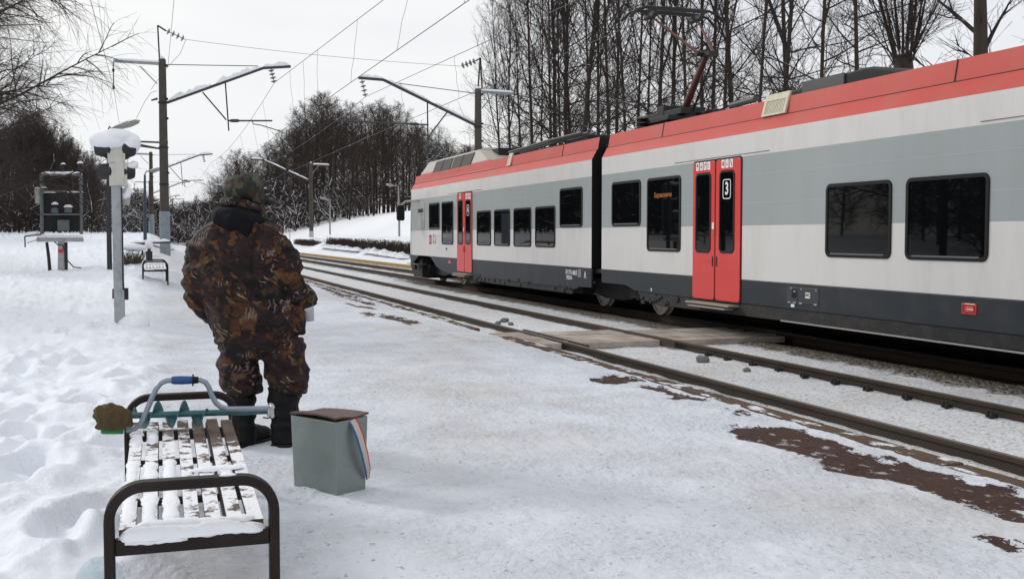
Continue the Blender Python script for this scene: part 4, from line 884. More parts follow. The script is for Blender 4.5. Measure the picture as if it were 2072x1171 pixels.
# ------------------------------------------------------------------ the person
def camo():
    g = G('leaf_camouflage'); o = g.obj(); w1 = g.noise(o, 5, 4, .6, 0, 'Color')
    vm = g.n.new('ShaderNodeVectorMath'); vm.operation = 'MULTIPLY_ADD'; g.l.new(w1, vm.inputs[0]); vm.inputs[1].default_value = (.22, .22, .22); g.l.new(o, vm.inputs[2]); q = vm.outputs[0]
    def leaves(vec, sc):
        k = g.n.new('ShaderNodeSeparateColor'); g.l.new(g.vor(vec, sc, 'Color'), k.inputs[0]); r = g.n.new('ShaderNodeValToRGB'); r.color_ramp.interpolation = 'CONSTANT'; g.l.new(k.outputs[0], r.inputs[0]); e = r.color_ramp.elements
        P_ = [(0, (.011, .008, .0085)), (.26, (.024, .014, .012)), (.44, (.066, .028, .013)), (.57, (.022, .011, .013)), (.69, (.108, .044, .015)), (.79, (.032, .014, .015)), (.92, (.13, .078, .036)), (.955, (.045, .028, .030))]
        e[0].color = (*P_[0][1], 1); e[1].position = P_[1][0]; e[1].color = (*P_[1][1], 1)
        for p_, c_ in P_[2:]: x_ = e.new(p_); x_.color = (*c_, 1)
        return r.outputs[0]
    w2 = g.n.new('ShaderNodeVectorMath'); w2.operation = 'MULTIPLY_ADD'; g.l.new(g.noise(o, 19, 3, .6, 0, 'Color'), w2.inputs[0]); w2.inputs[1].default_value = (.07, .07, .07); g.l.new(q, w2.inputs[2])
    c = g.mix(g.rng(g.noise(o, 7, 3), .46, .54), leaves(w2.outputs[0], 11), leaves(w2.outputs[0], 21))
    c = g.mix(g.math('MULTIPLY', g.rng(g.noise(w2.outputs[0], 38, 4, .65), .54, .64), .75), c, (.010, .0075, .0075))
    def slash(rot, sc, th):
        v = g.obj((1, 1, 1), rot); wv = g.n.new('ShaderNodeTexWave'); wv.wave_type = 'BANDS'; g.l.new(v, wv.inputs[0]); wv.inputs['Scale'].default_value = sc; wv.inputs['Distortion'].default_value = 5; wv.inputs['Detail'].default_value = 3; wv.inputs['Detail Scale'].default_value = 2.2
        return g.math('MULTIPLY', g.rng(wv.outputs['Fac'], .86, .93), g.rng(g.noise(v, 6, 3), th, th + .035))
    c = g.mix(slash((.3, .9, .4), 11, .615), c, (.27, .20, .13)); c = g.mix(slash((1.2, -.5, .2), 15, .62), c, (.24, .19, .18))
    c = g.mix(slash((.7, -.9, 1.3), 12, .545), c, (.008, .006, .006))
    h = g.math('ADD', g.noise(g.obj((1, 1, 2.2)), 14, 5, .6), g.math('MULTIPLY', g.noise(g.obj((1, 1, 1), (.5, .3, 0)), 40, 3), .25))
    return g.out(c, .65, g.bump(h, 1.0, .035), Specular_IOR_Level=.25)
def capcamo():
    g = G('cap_camouflage'); o = g.obj(); c = g.mix(g.rng(g.noise(o, 13, 2), .47, .50), (.024, .028, .014), (.008, .009, .006)); c = g.mix(g.rng(g.noise(g.obj((1, 1, 1), (1, 2, 0)), 12, 2), .54, .57), c, (.035, .016, .012)); c = g.mix(g.rng(g.noise(g.obj((1, 1, 1), (2, .5, 0)), 14, 2), .58, .60), c, (.050, .054, .028))
    return g.out(c, .8, g.bump(g.noise(o, 60, 4), .3, .01))
def person():
    foot = on_z(516, 902, .0); SC = 303.0; U0 = 516.0
    P = lambda u, v, y=0.0: Vector(((u - U0) / SC, y, (906 - v) / SC))
    root_mx = Matrix.Translation((foot.x, foot.y, .0)) @ Matrix.Rotation(-YAW, 4, 'Z')
    m_camo, m_cap = camo(), capcamo(); m_boot = M('boot_rubber', (.004, .0044, .0045), .6, spec=.2, var=.3, vs=9, bump=.35, bs=26, dirt=(.018, .018, .019), dscale=12, damt=.3)
    m_hood = M('dark_hood', (.0042, .0045, .0075), .85, spec=.2, var=.3, vs=8, bump=.4, bs=18)
    m_skin = M('skin', (.42, .24, .17), .55, var=.1, vs=12)
    HY = .02                                             # head a little forward
    ft = Matrix.Rotation(R(-48), 3, 'Z')                 # the face looks ahead and to the right
    hc = P(496, 392, HY)
    def hp(x, y, z): return hc + ft @ Vector((x, y, z))
    def hand(mb, w, d, side, k=1.0):
        """w: wrist; d: direction of the fingers; a palm, four fingers, a thumb"""
        d = d.normalized(); x = d.cross(Vector((0, 1, 0))).normalized() * side; y = d.cross(x).normalized()
        mb.tube([w - d * .02, w + d * .03, w + d * .09], [.026 * k, .036 * k, .036 * k], 10, sx=1.0, up=y)
        for i, (off, ln) in enumerate(((-.029, .068), (-.010, .078), (.010, .074), (.028, .058))):
            b = w + d * .088 + x * off; mb.tube([b, b + d * ln * .42 - y * .004 * side, b + d * ln * .75 - y * .020, b + d * ln * .9 - y * .038], [.0098 * k, .0092 * k, .0085 * k, .007 * k], 8)
        b = w + d * .03 - x * .034; mb.tube([b, b + d * .03 - x * .018 - y * .008, b + d * .062 - x * .022 - y * .022], [.012 * k, .0105 * k, .008 * k], 8)
    WR, WL = P(623, 626, .05), P(424, 645, .10); DR, DL = Vector((-.10, .75, -.75)), Vector((.15, .6, -.8))
    mb = MB()                                            # one continuous body
    mb.ell(hc, (.074, .092, .112), 18, 14, ft); mb.ell(hp(0, .05, -.07), (.05, .045, .05), 12, 10, ft); mb.ell(hp(0, .098, -.012), (.014, .024, .03), 10, 8, ft)
    for s in (-1, 1): mb.ell(hp(s * .078, -.005, -.01), (.010, .022, .032), 8, 8, ft); mb.ell(hp(s * .036, .078, .012), (.02, .014, .012), 8, 6, ft)
    mb.ell(hp(0, .092, -.052), (.026, .012, .010), 10, 6, ft)
    mb.tube([hp(0, -.02, .0), P(498, 425, .005), P(500, 470, .0)], [.058, .06, .075], 12); mb.tube([P(500, 466), P(450, 474), P(424, 484)], [.075, .08, .07], 12); mb.tube([P(500, 466), P(535, 476), P(560, 488)], [.075, .08, .07], 12); mb.ell(P(526, 690), (.20, .14, .13), 16, 10)
    mb.tube([P(500, 455), P(502, 500), P(505, 580), P(512, 650), P(522, 700)], [.09, .15, .16, .155, .15], 16, sx=1.1)
    mb.ell(P(424, 484), (.075, .075, .075), 12, 8); mb.ell(P(560, 488), (.075, .075, .075), 12, 8); mb.tube([P(425, 480), P(400, 550), P(398, 600, .03), WL], [.072, .058, .046, .028], 12); mb.tube([P(558, 485), P(592, 550), P(604, 600, .03), WR], [.072, .058, .046, .028], 12)
    mb.tube([P(490, 690), P(487, 760), P(490, 830), P(492, 890)], [.095, .07, .055, .045], 10); mb.tube([P(570, 690), P(582, 760), P(578, 830), P(578, 890)], [.095, .07, .055, .045], 10)
    hand(mb, WL, DL, -1, .95); hand(mb, WR, DR, 1, .95)
    me = remesh(mb, .008, 3); me.materials.append(m_skin); body = link('person', me); body.matrix_world = root_mx
    tag(body, 'person in brown leaf camouflage suit and cap standing with back turned, watching the train', 'person')
    def wear(name, mb, voxel, sm, mat, disp=None):
        me = remesh(mb, voxel, sm)
        if disp: displace(me, disp)
        me.materials.append(mat); return link(name, me, body)
    # jacket
    mb = MB(); V = []; n = 28
    SEC = [(436, 462, 530, .095, .0), (448, 440, 545, .125, .0), (458, 418, 560, .145, .0), (472, 404, 574, .165, .0), (500, 400, 584, .185, .0), (540, 403, 590, .20, .0), (590, 411, 594, .21, .01), (640, 422, 601, .212, .01), (672, 436, 602, .205, .01), (690, 442, 604, .195, .01), (699, 447, 600, .185, .01)]
    for (v, a, b, hd, yc) in SEC:
        c = P((a + b) / 2, v, yc); hw = (b - a) / 2 / SC
        for j in range(n): t = 2 * math.pi * j / n; ct, st = math.cos(t), math.sin(t); V.append(c + Vector((hw * math.copysign(abs(ct) ** .82, ct), hd * math.copysign(abs(st) ** .9, st), 0)))
    k = len(SEC); mb.add(V, [(i * n + j, i * n + (j + 1) % n, (i + 1) * n + (j + 1) % n, (i + 1) * n + j) for i in range(k - 1) for j in range(n)] + [tuple(range(n)), tuple((k - 1) * n + j for j in range(n))])
    mb.tube([P(428, 478), P(412, 505), P(405, 540, .0), P(402, 575, .02), P(406, 608, .05), P(414, 632, .08), P(424, 650, .10)], [.090, .098, .098, .092, .083, .068, .052], 16)
    mb.tube([P(558, 488), P(574, 515), P(583, 545, .0), P(588, 572, .02), P(597, 594, .04), P(612, 606, .06), P(620, 618, .075)], [.10, .112, .112, .104, .095, .082, .066], 16)
    mb.tube([P(598, 588, .04), P(622, 606, .07), P(628, 622, .08)], [.075, .066, .056], 12)
    mb.tube([P(598, 625, .02), P(604, 650, .0), P(605, 675, .0)], [.055, .058, .05], 10)
    def folds(p):
        z = p[:, 2]; x = p[:, 0]; arm = ss(.24, .31, np.abs(x + .03)); d = .016 * n3(p * np.array([1, 1, 1.6]), 7, 2) + .010 * n3(p * np.array([1, 1, 2.2]), 15, 5)
        d += .003 * arm * np.sin(z * 58 + 6 * n3(p, 5, 8)) * ss(.66, .9, z) + .006 * (1 - arm) * np.sin(z * 34 + x * 26 + 7 * n3(p, 4, 9))
        d -= .016 * np.exp(-((z - .985 + .08 * x) / .012) ** 2) * (1 - arm) * .8                # waist cord
        d -= .018 * np.exp(-((x - .055 - .02 * np.sin(z * 9)) / .010) ** 2) * ss(1.12, 1.2, z) * (p[:, 1] < 0)
        q = p * np.array([1, 1, 1.5]); d += .016 * (1 - np.abs(n3(q, 5.5, 61))) ** 7 - .014 * (1 - np.abs(n3(q + .3, 8, 66))) ** 8
        d -= .006 * (np.exp(-((z - .80) / .006) ** 2) * (np.abs(np.abs(x) - .14) < .085) + np.exp(-((np.abs(np.abs(x) - .14) - .085) / .005) ** 2) * (z < .80)) * (p[:, 1] < 0) * (1 - arm)
        return d + .008 * np.exp(-((z - .71) / .02) ** 2)
    wear('jacket', mb, .011, 4, m_camo, folds)
    # trousers
    mb = MB(); mb.ell(P(524, 690), (.275, .19, .14), 20, 12)
    mb.tube([P(486, 690), P(486, 725), P(485, 752), P(489, 778), P(486, 800, .0)], [.14, .135, .132, .128, .108], 16, sx=1.0); mb.ell(P(513, 778), (.062, .11, .085), 14, 10); mb.ell(P(462, 748), (.05, .09, .07), 12, 10)
    mb.tube([P(572, 690), P(578, 725), P(583, 752), P(586, 776), P(580, 795, .0)], [.15, .148, .142, .132, .112], 16); mb.ell(P(608, 772), (.055, .10, .075), 12, 10)
    def tf(p): z = p[:, 2]; return .014 * (1 - np.abs(n3(p * np.array([1, 1, 1.8]), 7, 71))) ** 7 - .012 * (1 - np.abs(n3(p + .2, 9, 76))) ** 8 + .010 * n3(p * np.array([1, 1, 2.0]), 9, 12) + .013 * np.sin(z * 52 + p[:, 0] * 20 + 6 * n3(p, 6, 14)) * ss(.78, .6, z) + .006 * n3(p, 22, 15)
    wear('trousers', mb, .011, 4, m_camo, tf)
    # boots
    for (u, toe, nm) in ((489, Vector((.10, .20, 0)), 0), (577, Vector((.03, .22, 0)), 1)):
        mb = MB(); a = P(u, 906); t = toe
        mb.tube([P(u - 1, 784), P(u - 1, 800), P(u, 835), P(u + 1, 868), P(u + 1, 890), P(u + 1, 900)], [.112, .110, .100, .092, .098, .094] if nm else [.104, .102, .095, .088, .094, .09], 16)
        b = P(u + 1, 886); mb.tube([b + Vector((0, -.02, .01)), b + t * .5 + Vector((0, 0, -.002)), b + t + Vector((0, 0, -.015)), b + t * 1.25 + Vector((0, 0, -.022))], [.075, .068, .056, .035], 14)
        bt = wear('boot', mb, .008, 3, m_boot, lambda p: .007 * np.sin(p[:, 2] * 62 + 4 * n3(p, 6, 3)) * ss(.08, .14, p[:, 2]) + .004 * n3(p, 16, 6))
        mb = MB(); q = math.atan2(t.x, t.y); so_ = [(-.072, -.08), (-.05, -.10), (.05, -.10), (.072, -.08), (.068, .08), (.074, .22), (.045, .30), (-.045, .30), (-.074, .22), (-.068, .08)]
        mb.prism(so_, lambda p_, h_: (a.x + p_[0] * math.cos(q) + p_[1] * math.sin(q), p_[1] * math.cos(q) - p_[0] * math.sin(q), h_), -.004, .026); mb.build('boot_sole', m_rubber, bt, bevel=.006)
    # glove
    for (w, d, s) in ((WR, DR, 1), (WL, DL, -1)):
        mb = MB(); hand(mb, w, d, s, 1.2); mb.tube([w - d.normalized() * .03, w + d.normalized() * .03], [.042, .043], 12); wear('glove', mb, .005, 2, M('pale_knit_glove', (.50, .51, .52), .95, var=.15, vs=30, bump=.5, bs=160) if s > 0 else m_hood)
    # hood lying on the shoulders and the collar
    mb = MB(); mb.tube([P(450, 432, -.02), P(462, 440, -.08), P(488, 446, -.115), P(512, 452, -.10), P(530, 450, -.02)], [.055, .075, .088, .085, .06], 14); mb.tube([P(502, 452, -.12), P(512, 468, -.14), P(515, 484, -.15)], [.06, .045, .022], 12); mb.tube([P(470, 420, -.01), P(500, 424, -.06), P(524, 436, -.01)], [.055, .06, .05], 12)
    wear('hood', mb, .009, 4, m_hood, lambda p: .008 * n3(p, 14, 21) + .004 * n3(p, 32, 22))
    mb = MB()
    for k in range(13):
        a = R(-20 + 220 * k / 12 + 180); 
    mb.tube([P(458, 408, .03), P(462, 411, -.05), P(485, 408, -.095), P(510, 414, -.095), P(530, 424, -.05), P(534, 428, .03)], [.028, .03, .03, .03, .03, .026], 10)
    wear('collar', mb, .007, 3, m_camo, lambda p: .005 * n3(p, 26, 31))
    # cap with ear flaps, neck flap and peak
    mb = MB(); mb.ell(P(495, 386, HY), (.126, .132, .085), 22, 14); mb.tube([P(495, 382, HY), P(494, 362, HY), P(493, 355, HY)], [.122, .108, .07], 20); mb.ell(P(486, 402, HY - .055), (.085, .05, .05), 14, 10)
    mb.ell(P(524, 400, HY + .01), (.055, .08, .065), 12, 10); mb.ell(P(520, 378, HY), (.06, .1, .06), 12, 10)
    cap = wear('cap', mb, .008, 4, m_cap, lambda p: .005 * n3(p, 16, 41) + .003 * np.sin(p[:, 0] * 70 + p[:, 2] * 40 + 5 * n3(p, 9, 43)))
    mb = MB(); d = (ft @ Vector((0, 1, 0))); sd_ = ft @ Vector((1, 0, 0)); V = []; m = 11
    c0 = P(512, 398, HY) + d * .06
    for i in range(m):
        a = -1.15 + 2.3 * i / (m - 1)
        for r_, dz in ((.0, .012), (.085 * math.cos(a * .75) + .012, -.022 - .012 * math.cos(a))):
            for th in (0, .007): V.append(c0 + sd_ * math.sin(a) * .095 + d * (.055 * math.cos(a) + r_) + Vector((0, 0, dz - .022 * abs(math.sin(a)) - th)))
    mb.add(V, [(i * 4 + u_, i * 4 + v_, i * 4 + 4 + v_, i * 4 + 4 + u_) for i in range(m - 1) for u_, v_ in ((0, 1), (1, 3), (3, 2), (2, 0))] + [(0, 1, 3, 2), tuple(len(V) - 4 + k for k in (0, 2, 3, 1))]); mb.build('cap_peak', m_cap, cap)
    mb = MB(); mb.tube([P(522, 424, -.02), P(530, 434, -.04), P(542, 442, -.05), P(552, 447, -.05)], .006, 6); mb.build('drawstring', m_rubber, body)
    mb = MB(); mb.tube([P(606, 868 - 90, -.05), P(609, 786, -.06), P(612, 790, -.05)], .003, 5); mb.build('boot_lace', m_dark, body)
    return body
# ------------------------------------------------------------------ overhead line masts
def catenary(name, loc, s, top, white_h, arms, label, group, seed=0, small=False):
    """s: +1 cantilever towards +X, -1 towards -X. arms: dict of local polylines (x along s, z above rail height)"""
    t = thing(name, loc, label, 'catenary mast', group); zb = -loc[2]
    X = lambda p, dy=0: Vector((s * p[0] if True else 0, dy, p[1] + zb))
    mb = MB(); H = top + zb
    mb.lathe((0, 0, -.6), [(.205, 0), (.20, .6), (.20 - .055 * 1, H + .6), (.12, H + .63)], 20); mb.build('mast_pole', m_conc, t)
    mb = MB(); mb.lathe((0, 0, -.5), [(.212, 0), (.2085, .5 + white_h), (.19, .505 + white_h)], 20); mb.build('painted_base', m_bluegrey if s > 0 else M('whitewash', (.45, .45, .44), .85, var=.25, vs=5), t)
    for z in (.22, .36, .55, .78): mb = MB(); mb.lathe((0, 0, H * z - .02), [(.2, 0), (.2, .05)], 14); mb.build('mast_clamp', m_dark, t)
    for z in (.97, .80, .70, .42): mb = MB(); mb.box((.16, 0, H * z), (.10, .30, .07)); mb.build('mast_clamp', m_dark, t)
    m_arm = M('arm_steel', (.045, .045, .048), .6, .2, var=.3, vs=6)
    mb = MB(); c = arms['cant']
    for i in range(len(c) - 1):
        for dy in (-.05, .05): mb.bar(X(c[i], dy), X(c[i + 1], dy), .045, .10, (0, 0, 1))
    mb.build('cantilever', m_arm, t)
    mb = MB()
    for i in range(len(c) - 1):
        a, b = X(c[i]), X(c[i + 1]); L_ = (b - a).length
        for (fa, fb) in ((.02, .45), (.50, .97)) if L_ > 2 else ((.0, .95),):
            sl = snow_lump([a.lerp(b, fa) + Vector((0, 0, .055)), a.lerp(b, fb) + Vector((0, 0, .055))], .115, .16 if s > 0 else .10, seed + i * 3 + int(fa * 9), .06, 8); mb.add(sl.v, sl.f)
    a = X(arms['brk'][0]); b = X(arms['brk'][1]); sl = snow_lump([a + Vector((0, 0, .06)), b + Vector((0, 0, .06))], .09, .085, seed + 11, .06, 8, amp=.12); mb.add(sl.v, sl.f)
    sl = snow_lump([Vector((-.11, 0, H)), Vector((.11, 0, H))], .13, .14, seed + 2, .03, 10, amp=.1); mb.add(sl.v, sl.f); mb.build('snow_cap', m_snowcap, t)
    mb = MB(); mb.bar(a, b, .08, .10); mb.bar(X(arms['brace'][0]), X(arms['brace'][1]), .045, .045)
    mb.build('bracket_arm', m_bluegrey if s < 0 else m_steel, t)
    for seg in arms.get('extra', []): mb = MB(); mb.bar(X(seg[0]), X(seg[1]), .07, .07); mb.build('lower_bracket', m_arm, t)
    mb = MB(); mb.tube([X(p) for p in arms['tie']], .018, 6)
    for k in ('drop', 'diag'): mb.tube([X(p) for p in arms[k]], .032, 6)
    mb.build('tie_rod', m_arm, t)
    mb = MB(); mb.tube([X(p) for p in arms['reg']], .034, 8)
    for p in arms.get('steady', [])[:0]: pass
    if 'steady' in arms: mb.tube([X(p) for p in arms['steady']], .022, 6)
    r0, r1 = X(arms['reg'][0]), X(arms['reg'][1]); q = r0.lerp(r1, .16)
    mb.lathe(q, [(.035, -.22), (.07, -.12), (.07, .12), (.035, .22)], 10, r1 - r0); mb.build('registration_arm', m_arm, t)
    def string(nm, a, b, n, rad):
        d = b - a; L_ = d.length; mb = MB(); mb.cyl(a, b, .018, .018, 6)
        for k in range(n): mb.lathe(a + d * ((k + .3) / n), [(.03, 0), (rad, .02), (rad * .95, .045), (.05, .09)], 12, d)
        mb.build(nm, m_glassy, t)
    string('insulator_string', X(arms['ins'][0]), X(arms['ins'][1]), 4, .13)
    if 'post' in arms:
        mb = MB()
        for seg in arms['post']: mb.bar(X(seg[0]), X(seg[1]), .06, .06)
        mb.build('top_post', m_arm, t); string('insulator_string', X(arms['str'][0]), X(arms['str'][1]), 4, .14)
    if 'hang' in arms: mb = MB(); h0, h1 = X(arms['hang'][0]), X(arms['hang'][1]); mb.tube([h0, h0.lerp(h1, .3), h1], .022, 6); mb.lathe(h0.lerp(h1, .3), [(.02, -.08), (.05, -.04), (.05, .04), (.02, .08)], 8); mb.lathe(h0.lerp(h1, .95), [(.02, -.08), (.05, -.04), (.05, .04), (.02, .08)], 8); mb.build('hanger', m_dark, t)
    if s > 0 and not small: mb = MB(); mb.bar(Vector((-.2, -.1, H * .545)), Vector((-.9, -.25, H * .56)), .05, .05); mb.cyl(Vector((-.2, 0, H * .80)), Vector((-.45, 0, H * .79)), .05, .03, 8); mb.build('side_bracket', m_arm, t)
    return t
YM = 46.9
def pxl(P, X0): return [((on_y(u, v, YM).x - X0), on_y(u, v, YM).z) for u, v in P]
K7 = lambda *p: [(640 + x / 4.337, 60 + y / 4.337) for x, y in p]
LINES = []
def masts():
    XL = on_y(331, 300, YM).x; XR = on_y(967.4, 250, YM).x
    al = dict(cant=pxl([(338, 208), (533, 138), (588, 135)], XL), brk=pxl([(326, 130), (229, 124)], XL), brace=pxl([(283, 134), (318, 170)], XL), tie=pxl([(336, 131), (522, 134)], XL), drop=pxl([(456, 168), (463, 265)], XL), diag=pxl([(410, 187), (458, 243)], XL),
              reg=pxl([(460, 244.5), (551, 244.5)], XL), steady=pxl([(511, 246), (512, 251), (530, 254), (568, 266)], XL), ins=pxl([(548, 139), (555, 168)], XL), post=[pxl([(323, 125), (319, 52)], XL), pxl([(319, 52), (336, 63)], XL)], str=pxl([(336, 62), (374, 80)], XL), hang=pxl([(229, 126), (230, 180)], XL),
              extra=[pxl([(340, 289), (265, 286)], XL), pxl([(340, 303), (265, 293)], XL)])
    cr = lambda *p: [(-x, z) for x, z in pxl(K7(*p), XR)]
    ar = dict(cant=cr((1395, 838), (590, 442), (370, 424)), brk=cr((1455, 548), (1730, 565)), brace=cr((1560, 565), (1455, 690)), tie=cr((1392, 560), (640, 462)), drop=cr((975, 630), (980, 1030)), diag=cr((1145, 730), (985, 940)), reg=cr((985, 835), (165, 800)), ins=cr((400, 440), (433, 590)),
              post=[cr((1437, 250), (1420, 520)), cr((1440, 250), (1455, 520)), cr((1440, 252), (1400, 275))], str=cr((1400, 275), (1270, 322)))
    zt = on_y(327, 121, YM).z; zr = on_y(967, 181, YM).z
    al['extra'] = al['extra'][:2]
    catenary('catenary_mast', (XL, YM, gz(XL, YM) - .0), 1, zt, 1.75, al, 'nearest dark concrete mast with blue grey base on the platform', 'masts along the platform', 3)
    catenary('catenary_mast', (XR, YM, gz(XR, YM)), -1, zr, 1.2, ar, 'concrete mast with snowy cantilever rising behind the train cab', 'masts beyond the tracks', 5)
    a2 = {k: v for k, v in al.items() if k not in ('post', 'str', 'extra')}; b2 = {k: v for k, v in ar.items() if k not in ('post', 'str')}
    for k, (Y, dx) in enumerate(((99.5, -.25), (152, -.2), (205, 0))):
        catenary('catenary_mast', (XL + dx, Y, gz(XL + dx, Y)), 1, zt, 1.75, a2, ['second concrete mast down the platform, seen past the nearest mast', 'third concrete mast down the platform, far off', 'last small concrete mast far down the platform'][k], 'masts along the platform', 7 + k, True)
    for k, (Y, dx) in enumerate(((99.8, 0.1), (153, 0))):
        catenary('catenary_mast', (XR + dx, Y, gz(XR + dx, Y)), -1, zr, 1.2, b2, ['concrete mast with whitewashed foot standing on the far snow bank', 'farthest concrete mast beyond the tracks before the wood'][k], 'masts beyond the tracks', 17 + k, True)
    # wires
    W = lambda p, X0, s=1: Vector((X0 + s * p[0], YM, p[1]))
    def wire(pts, label, r=.008, sag=.0, cat='wire', grp='overhead wires'):
        mb = MB()
        for i in range(len(pts) - 1):
            a, b = Vector(pts[i]), Vector(pts[i + 1]); n = 10 if sag else 2
            mb.tube([a.lerp(b, k / n) - Vector((0, 0, 4 * sag * (k / n) * (1 - k / n))) for k in range(n + 1)], r, 5)
        return tag(mb.build('overhead_wire', m_wire), label, cat, grp)
    mi = W(al['ins'][1], XL); cn = W(al['steady'][-1], XL); d = Vector((0, 52.6, 0))
    m0 = on_x(776, 0, 6.35); c0 = on_x(950, 0, 6.35)
    f = lambda a, b, Y: a + (b - a) * ((Y - a.y) / (b.y - a.y))
    ms = [f(mi, m0, -8), mi, mi + d + Vector((.3, 0, 0)), mi + 2 * d, mi + 3 * d]; cs = [f(cn, c0, -8), cn, cn + d + Vector((.6, 0, 0)), cn + 2 * d, cn + 3 * d]
    wire([ms[0], ms[1]], 'upper messenger wire over the empty track nearest the platform', .010); wire(ms[1:], 'messenger wire of the empty track running on past the nearest mast', .010, .55); wire([cs[0], cs[1]], 'contact wire over the empty track nearest the platform', .010); wire(cs[1:], 'contact wire of the empty track running on past the nearest mast', .010)
    ir = W(ar['ins'][1], XR, -1); p1 = on_x(1018, 69, 9.6); cq = on_x(817, 247, 9.5); cp = Vector((9.85, 19.3, on_x(1363, 18, 9.85).z + .02)); rg = W((ar['reg'][1][0] * .8, ar['reg'][1][1]), XR, -1)
    ms2 = [f(ir, p1, -8), ir, ir + d, ir + 2 * d]; cs2 = [f(cp, cq, -8), cp, f(cp, cq, YM), f(cp, cq, YM) + d + Vector((.2, 0, .1)), f(cp, cq, YM) + 2 * d]
    wire([ms2[0], ms2[1]], 'messenger wire over the train crossing in front of the tall bare trees', .010); wire(ms2[1:], 'messenger wire of the train track beyond the mast', .010, .5); wire(cs2, 'contact wire touched by the pantograph of the train', .010)
    # droppers
    mb = MB(); rs = random.Random(9)
    def drop(A, B, Y, wob=.03):
        a, b = f(A[0], A[1], Y), f(B[0], B[1], Y); k = 5; mb.tube([a.lerp(b, i / k) + (Vector((rs.uniform(-wob, wob), 0, 0)) if 0 < i < k else Vector((0, 0, 0))) for i in range(k + 1)], .005, 4)
    dr = thing('dropper_wires', (0, 0, 0), 'thin dropper wires hanging between messenger and contact wires', 'dropper wires')
    for (A, B, Ys) in (((ms[0], ms[1]), (cs[0], cs[1]), (14, 22, 27.5, 33, 38.5, 41, 43.5)), ((ms2[0], ms2[1]), (cs2[2], cs2[1]), (26, 34, 41))):
        for Y in Ys: mb = MB(); drop(A, B, Y); mb.build('dropper', m_wire, dr)
    for q in range(2):
        for Y in (52, 58, 66, 75, 84, 92):
            mb = MB(); a = (ms[1 + q]).lerp(ms[2 + q], (Y - 46.9) / 52.6); a.z -= 4 * .55 * ((Y - 46.9) / 52.6) * (1 - (Y - 46.9) / 52.6); b = cs[1 + q].lerp(cs[2 + q], (Y - 46.9) / 52.6); mb.tube([a, b], .005, 4); mb.build('dropper', m_wire, dr)
    sl, sr = W(al['str'][1], XL), W(ar['str'][1], XR, -1); wire([sl, sr], 'span wire slung across both tracks between the two nearest masts', .008, .12)
    hl = W(al['hang'][1], XL); h0 = on_x(183, 0, hl.x); wire([f(hl, h0, -8), hl], 'feeder wire coming overhead to the bracket of the nearest mast', .008); wire([hl, hl + d + Vector((-.2, 0, .2)), hl + 2 * d], 'feeder wire running on from the bracket of the nearest mast', .008, .5)
    tp = Vector((XL + .22, YM, on_y(337, 135, YM).z)); t0 = on_x(352, 0, tp.x); wire([f(tp, t0, -8), tp], 'line passing straight over the nearest mast top', .008)
    mb = MB(); s_ = W(al['post'][1][1], XL); q = W((al['str'][1][0] + .05, al['str'][1][1]), XL); mb.tube([q, q + Vector((-.25, 0, -.6)), q + Vector((-.9, 0, -1.35)), q + Vector((-1.4, 0, -2.1))], .008, 5); tag(mb.build('jumper_wire', m_wire), 'loose jumper wire curling down beside the nearest mast top', 'wire', 'overhead wires')
    mb = MB(); q = W(al['drop'][0], XL); a = on_y(305, 188, YM); b = on_y(276, 240, YM); c = on_y(318, 184, YM); mb.tube([c, a, a.lerp(b, .4) + Vector((-.04, 0, .0)), b], .009, 5); tag(mb.build('jumper_wire', m_wire), 'thin cable drooping from the nearest mast towards the lamp', 'wire', 'overhead wires')
# ------------------------------------------------------------------ lamps, signal, transformer stand
m_lampgrey = M('lamp_shell', (.30, .30, .28), .5, .2, var=.15, vs=9); m_lampblue = M('lamp_post_blue', (.035, .055, .085), .5, var=.3, vs=5); m_lampdk = M('lamp_post_dark', (.022, .026, .030), .6, var=.3, vs=5)
def lamp(u, vb, p_neck, p_a, p_b, mat, label, depth=None, big=1.0, snow=False):
    """post foot at (u, vb); bend p_neck; head from p_a (inner) to p_b (outer tip)"""
    b = hit(u, vb) if depth is None else Vector(at_d(u, vb, depth)); Y = b.y
    if depth is not None: b.z = gz(b.x, b.y)
    n, a, t = on_y(*p_neck, Y), on_y(*p_a, Y), on_y(*p_b, Y); o = thing('street_lamp', tuple(b), label, 'street lamp', 'lamps beside the platforms'); K = Vector(b)
    mb = MB(); mb.tube([Vector((0, 0, -.4)), Vector((0, 0, 1.2)), Vector((n.x - K.x, 0, n.z - K.z - .12)), n - K + Vector((0, 0, -.02))], [.075, .07, .045, .04], 12); mb.build('lamp_post', mat, o)
    mb = MB(); mb.tube([n - K, (n - K).lerp(a - K, .4) + Vector((0, 0, .08)), a - K, (a - K).lerp(t - K, .2)], .026, 8); mb.build('lamp_arm', mat, o)
    d = t - a; mb = MB(); L_ = d.length; w = .17 * big
    q = [a - K + d * k for k in (0, .08, .3, .6, .88, 1)]; mb.tube(q, [w * .35, w * .42, w * .8, w, w * .75, w * .15], 14, sx=1, up=(0, 0, 1))
    me = mb.mesh('lamp_head', m_lampgrey)
    zz = [v.co.z for v in me.vertices]
    for v in me.vertices:
        c = q[0].lerp(q[-1], max(0, min(1, (v.co - q[0]).dot(d) / d.length_squared))); v.co.z = c.z + (v.co.z - c.z) * .42
    link('lamp_head', me, o)
    if snow: snow_lump([q[0] + Vector((0, 0, .04)), q[2] + Vector((0, 0, .06)), q[4] + Vector((0, 0, .05))], w * .8, .05, 3, .05).build('snow_cap', m_snowcap, o)
    return o
m_hood2 = M('signal_hood_black', (.018, .018, .019), .6, var=.2, vs=6)
m_sigwhite = M('signal_box_cream', (.52, .515, .47), .5, var=.08, vs=5, dirt=(.32, .30, .26), dscale=6, damt=.5)
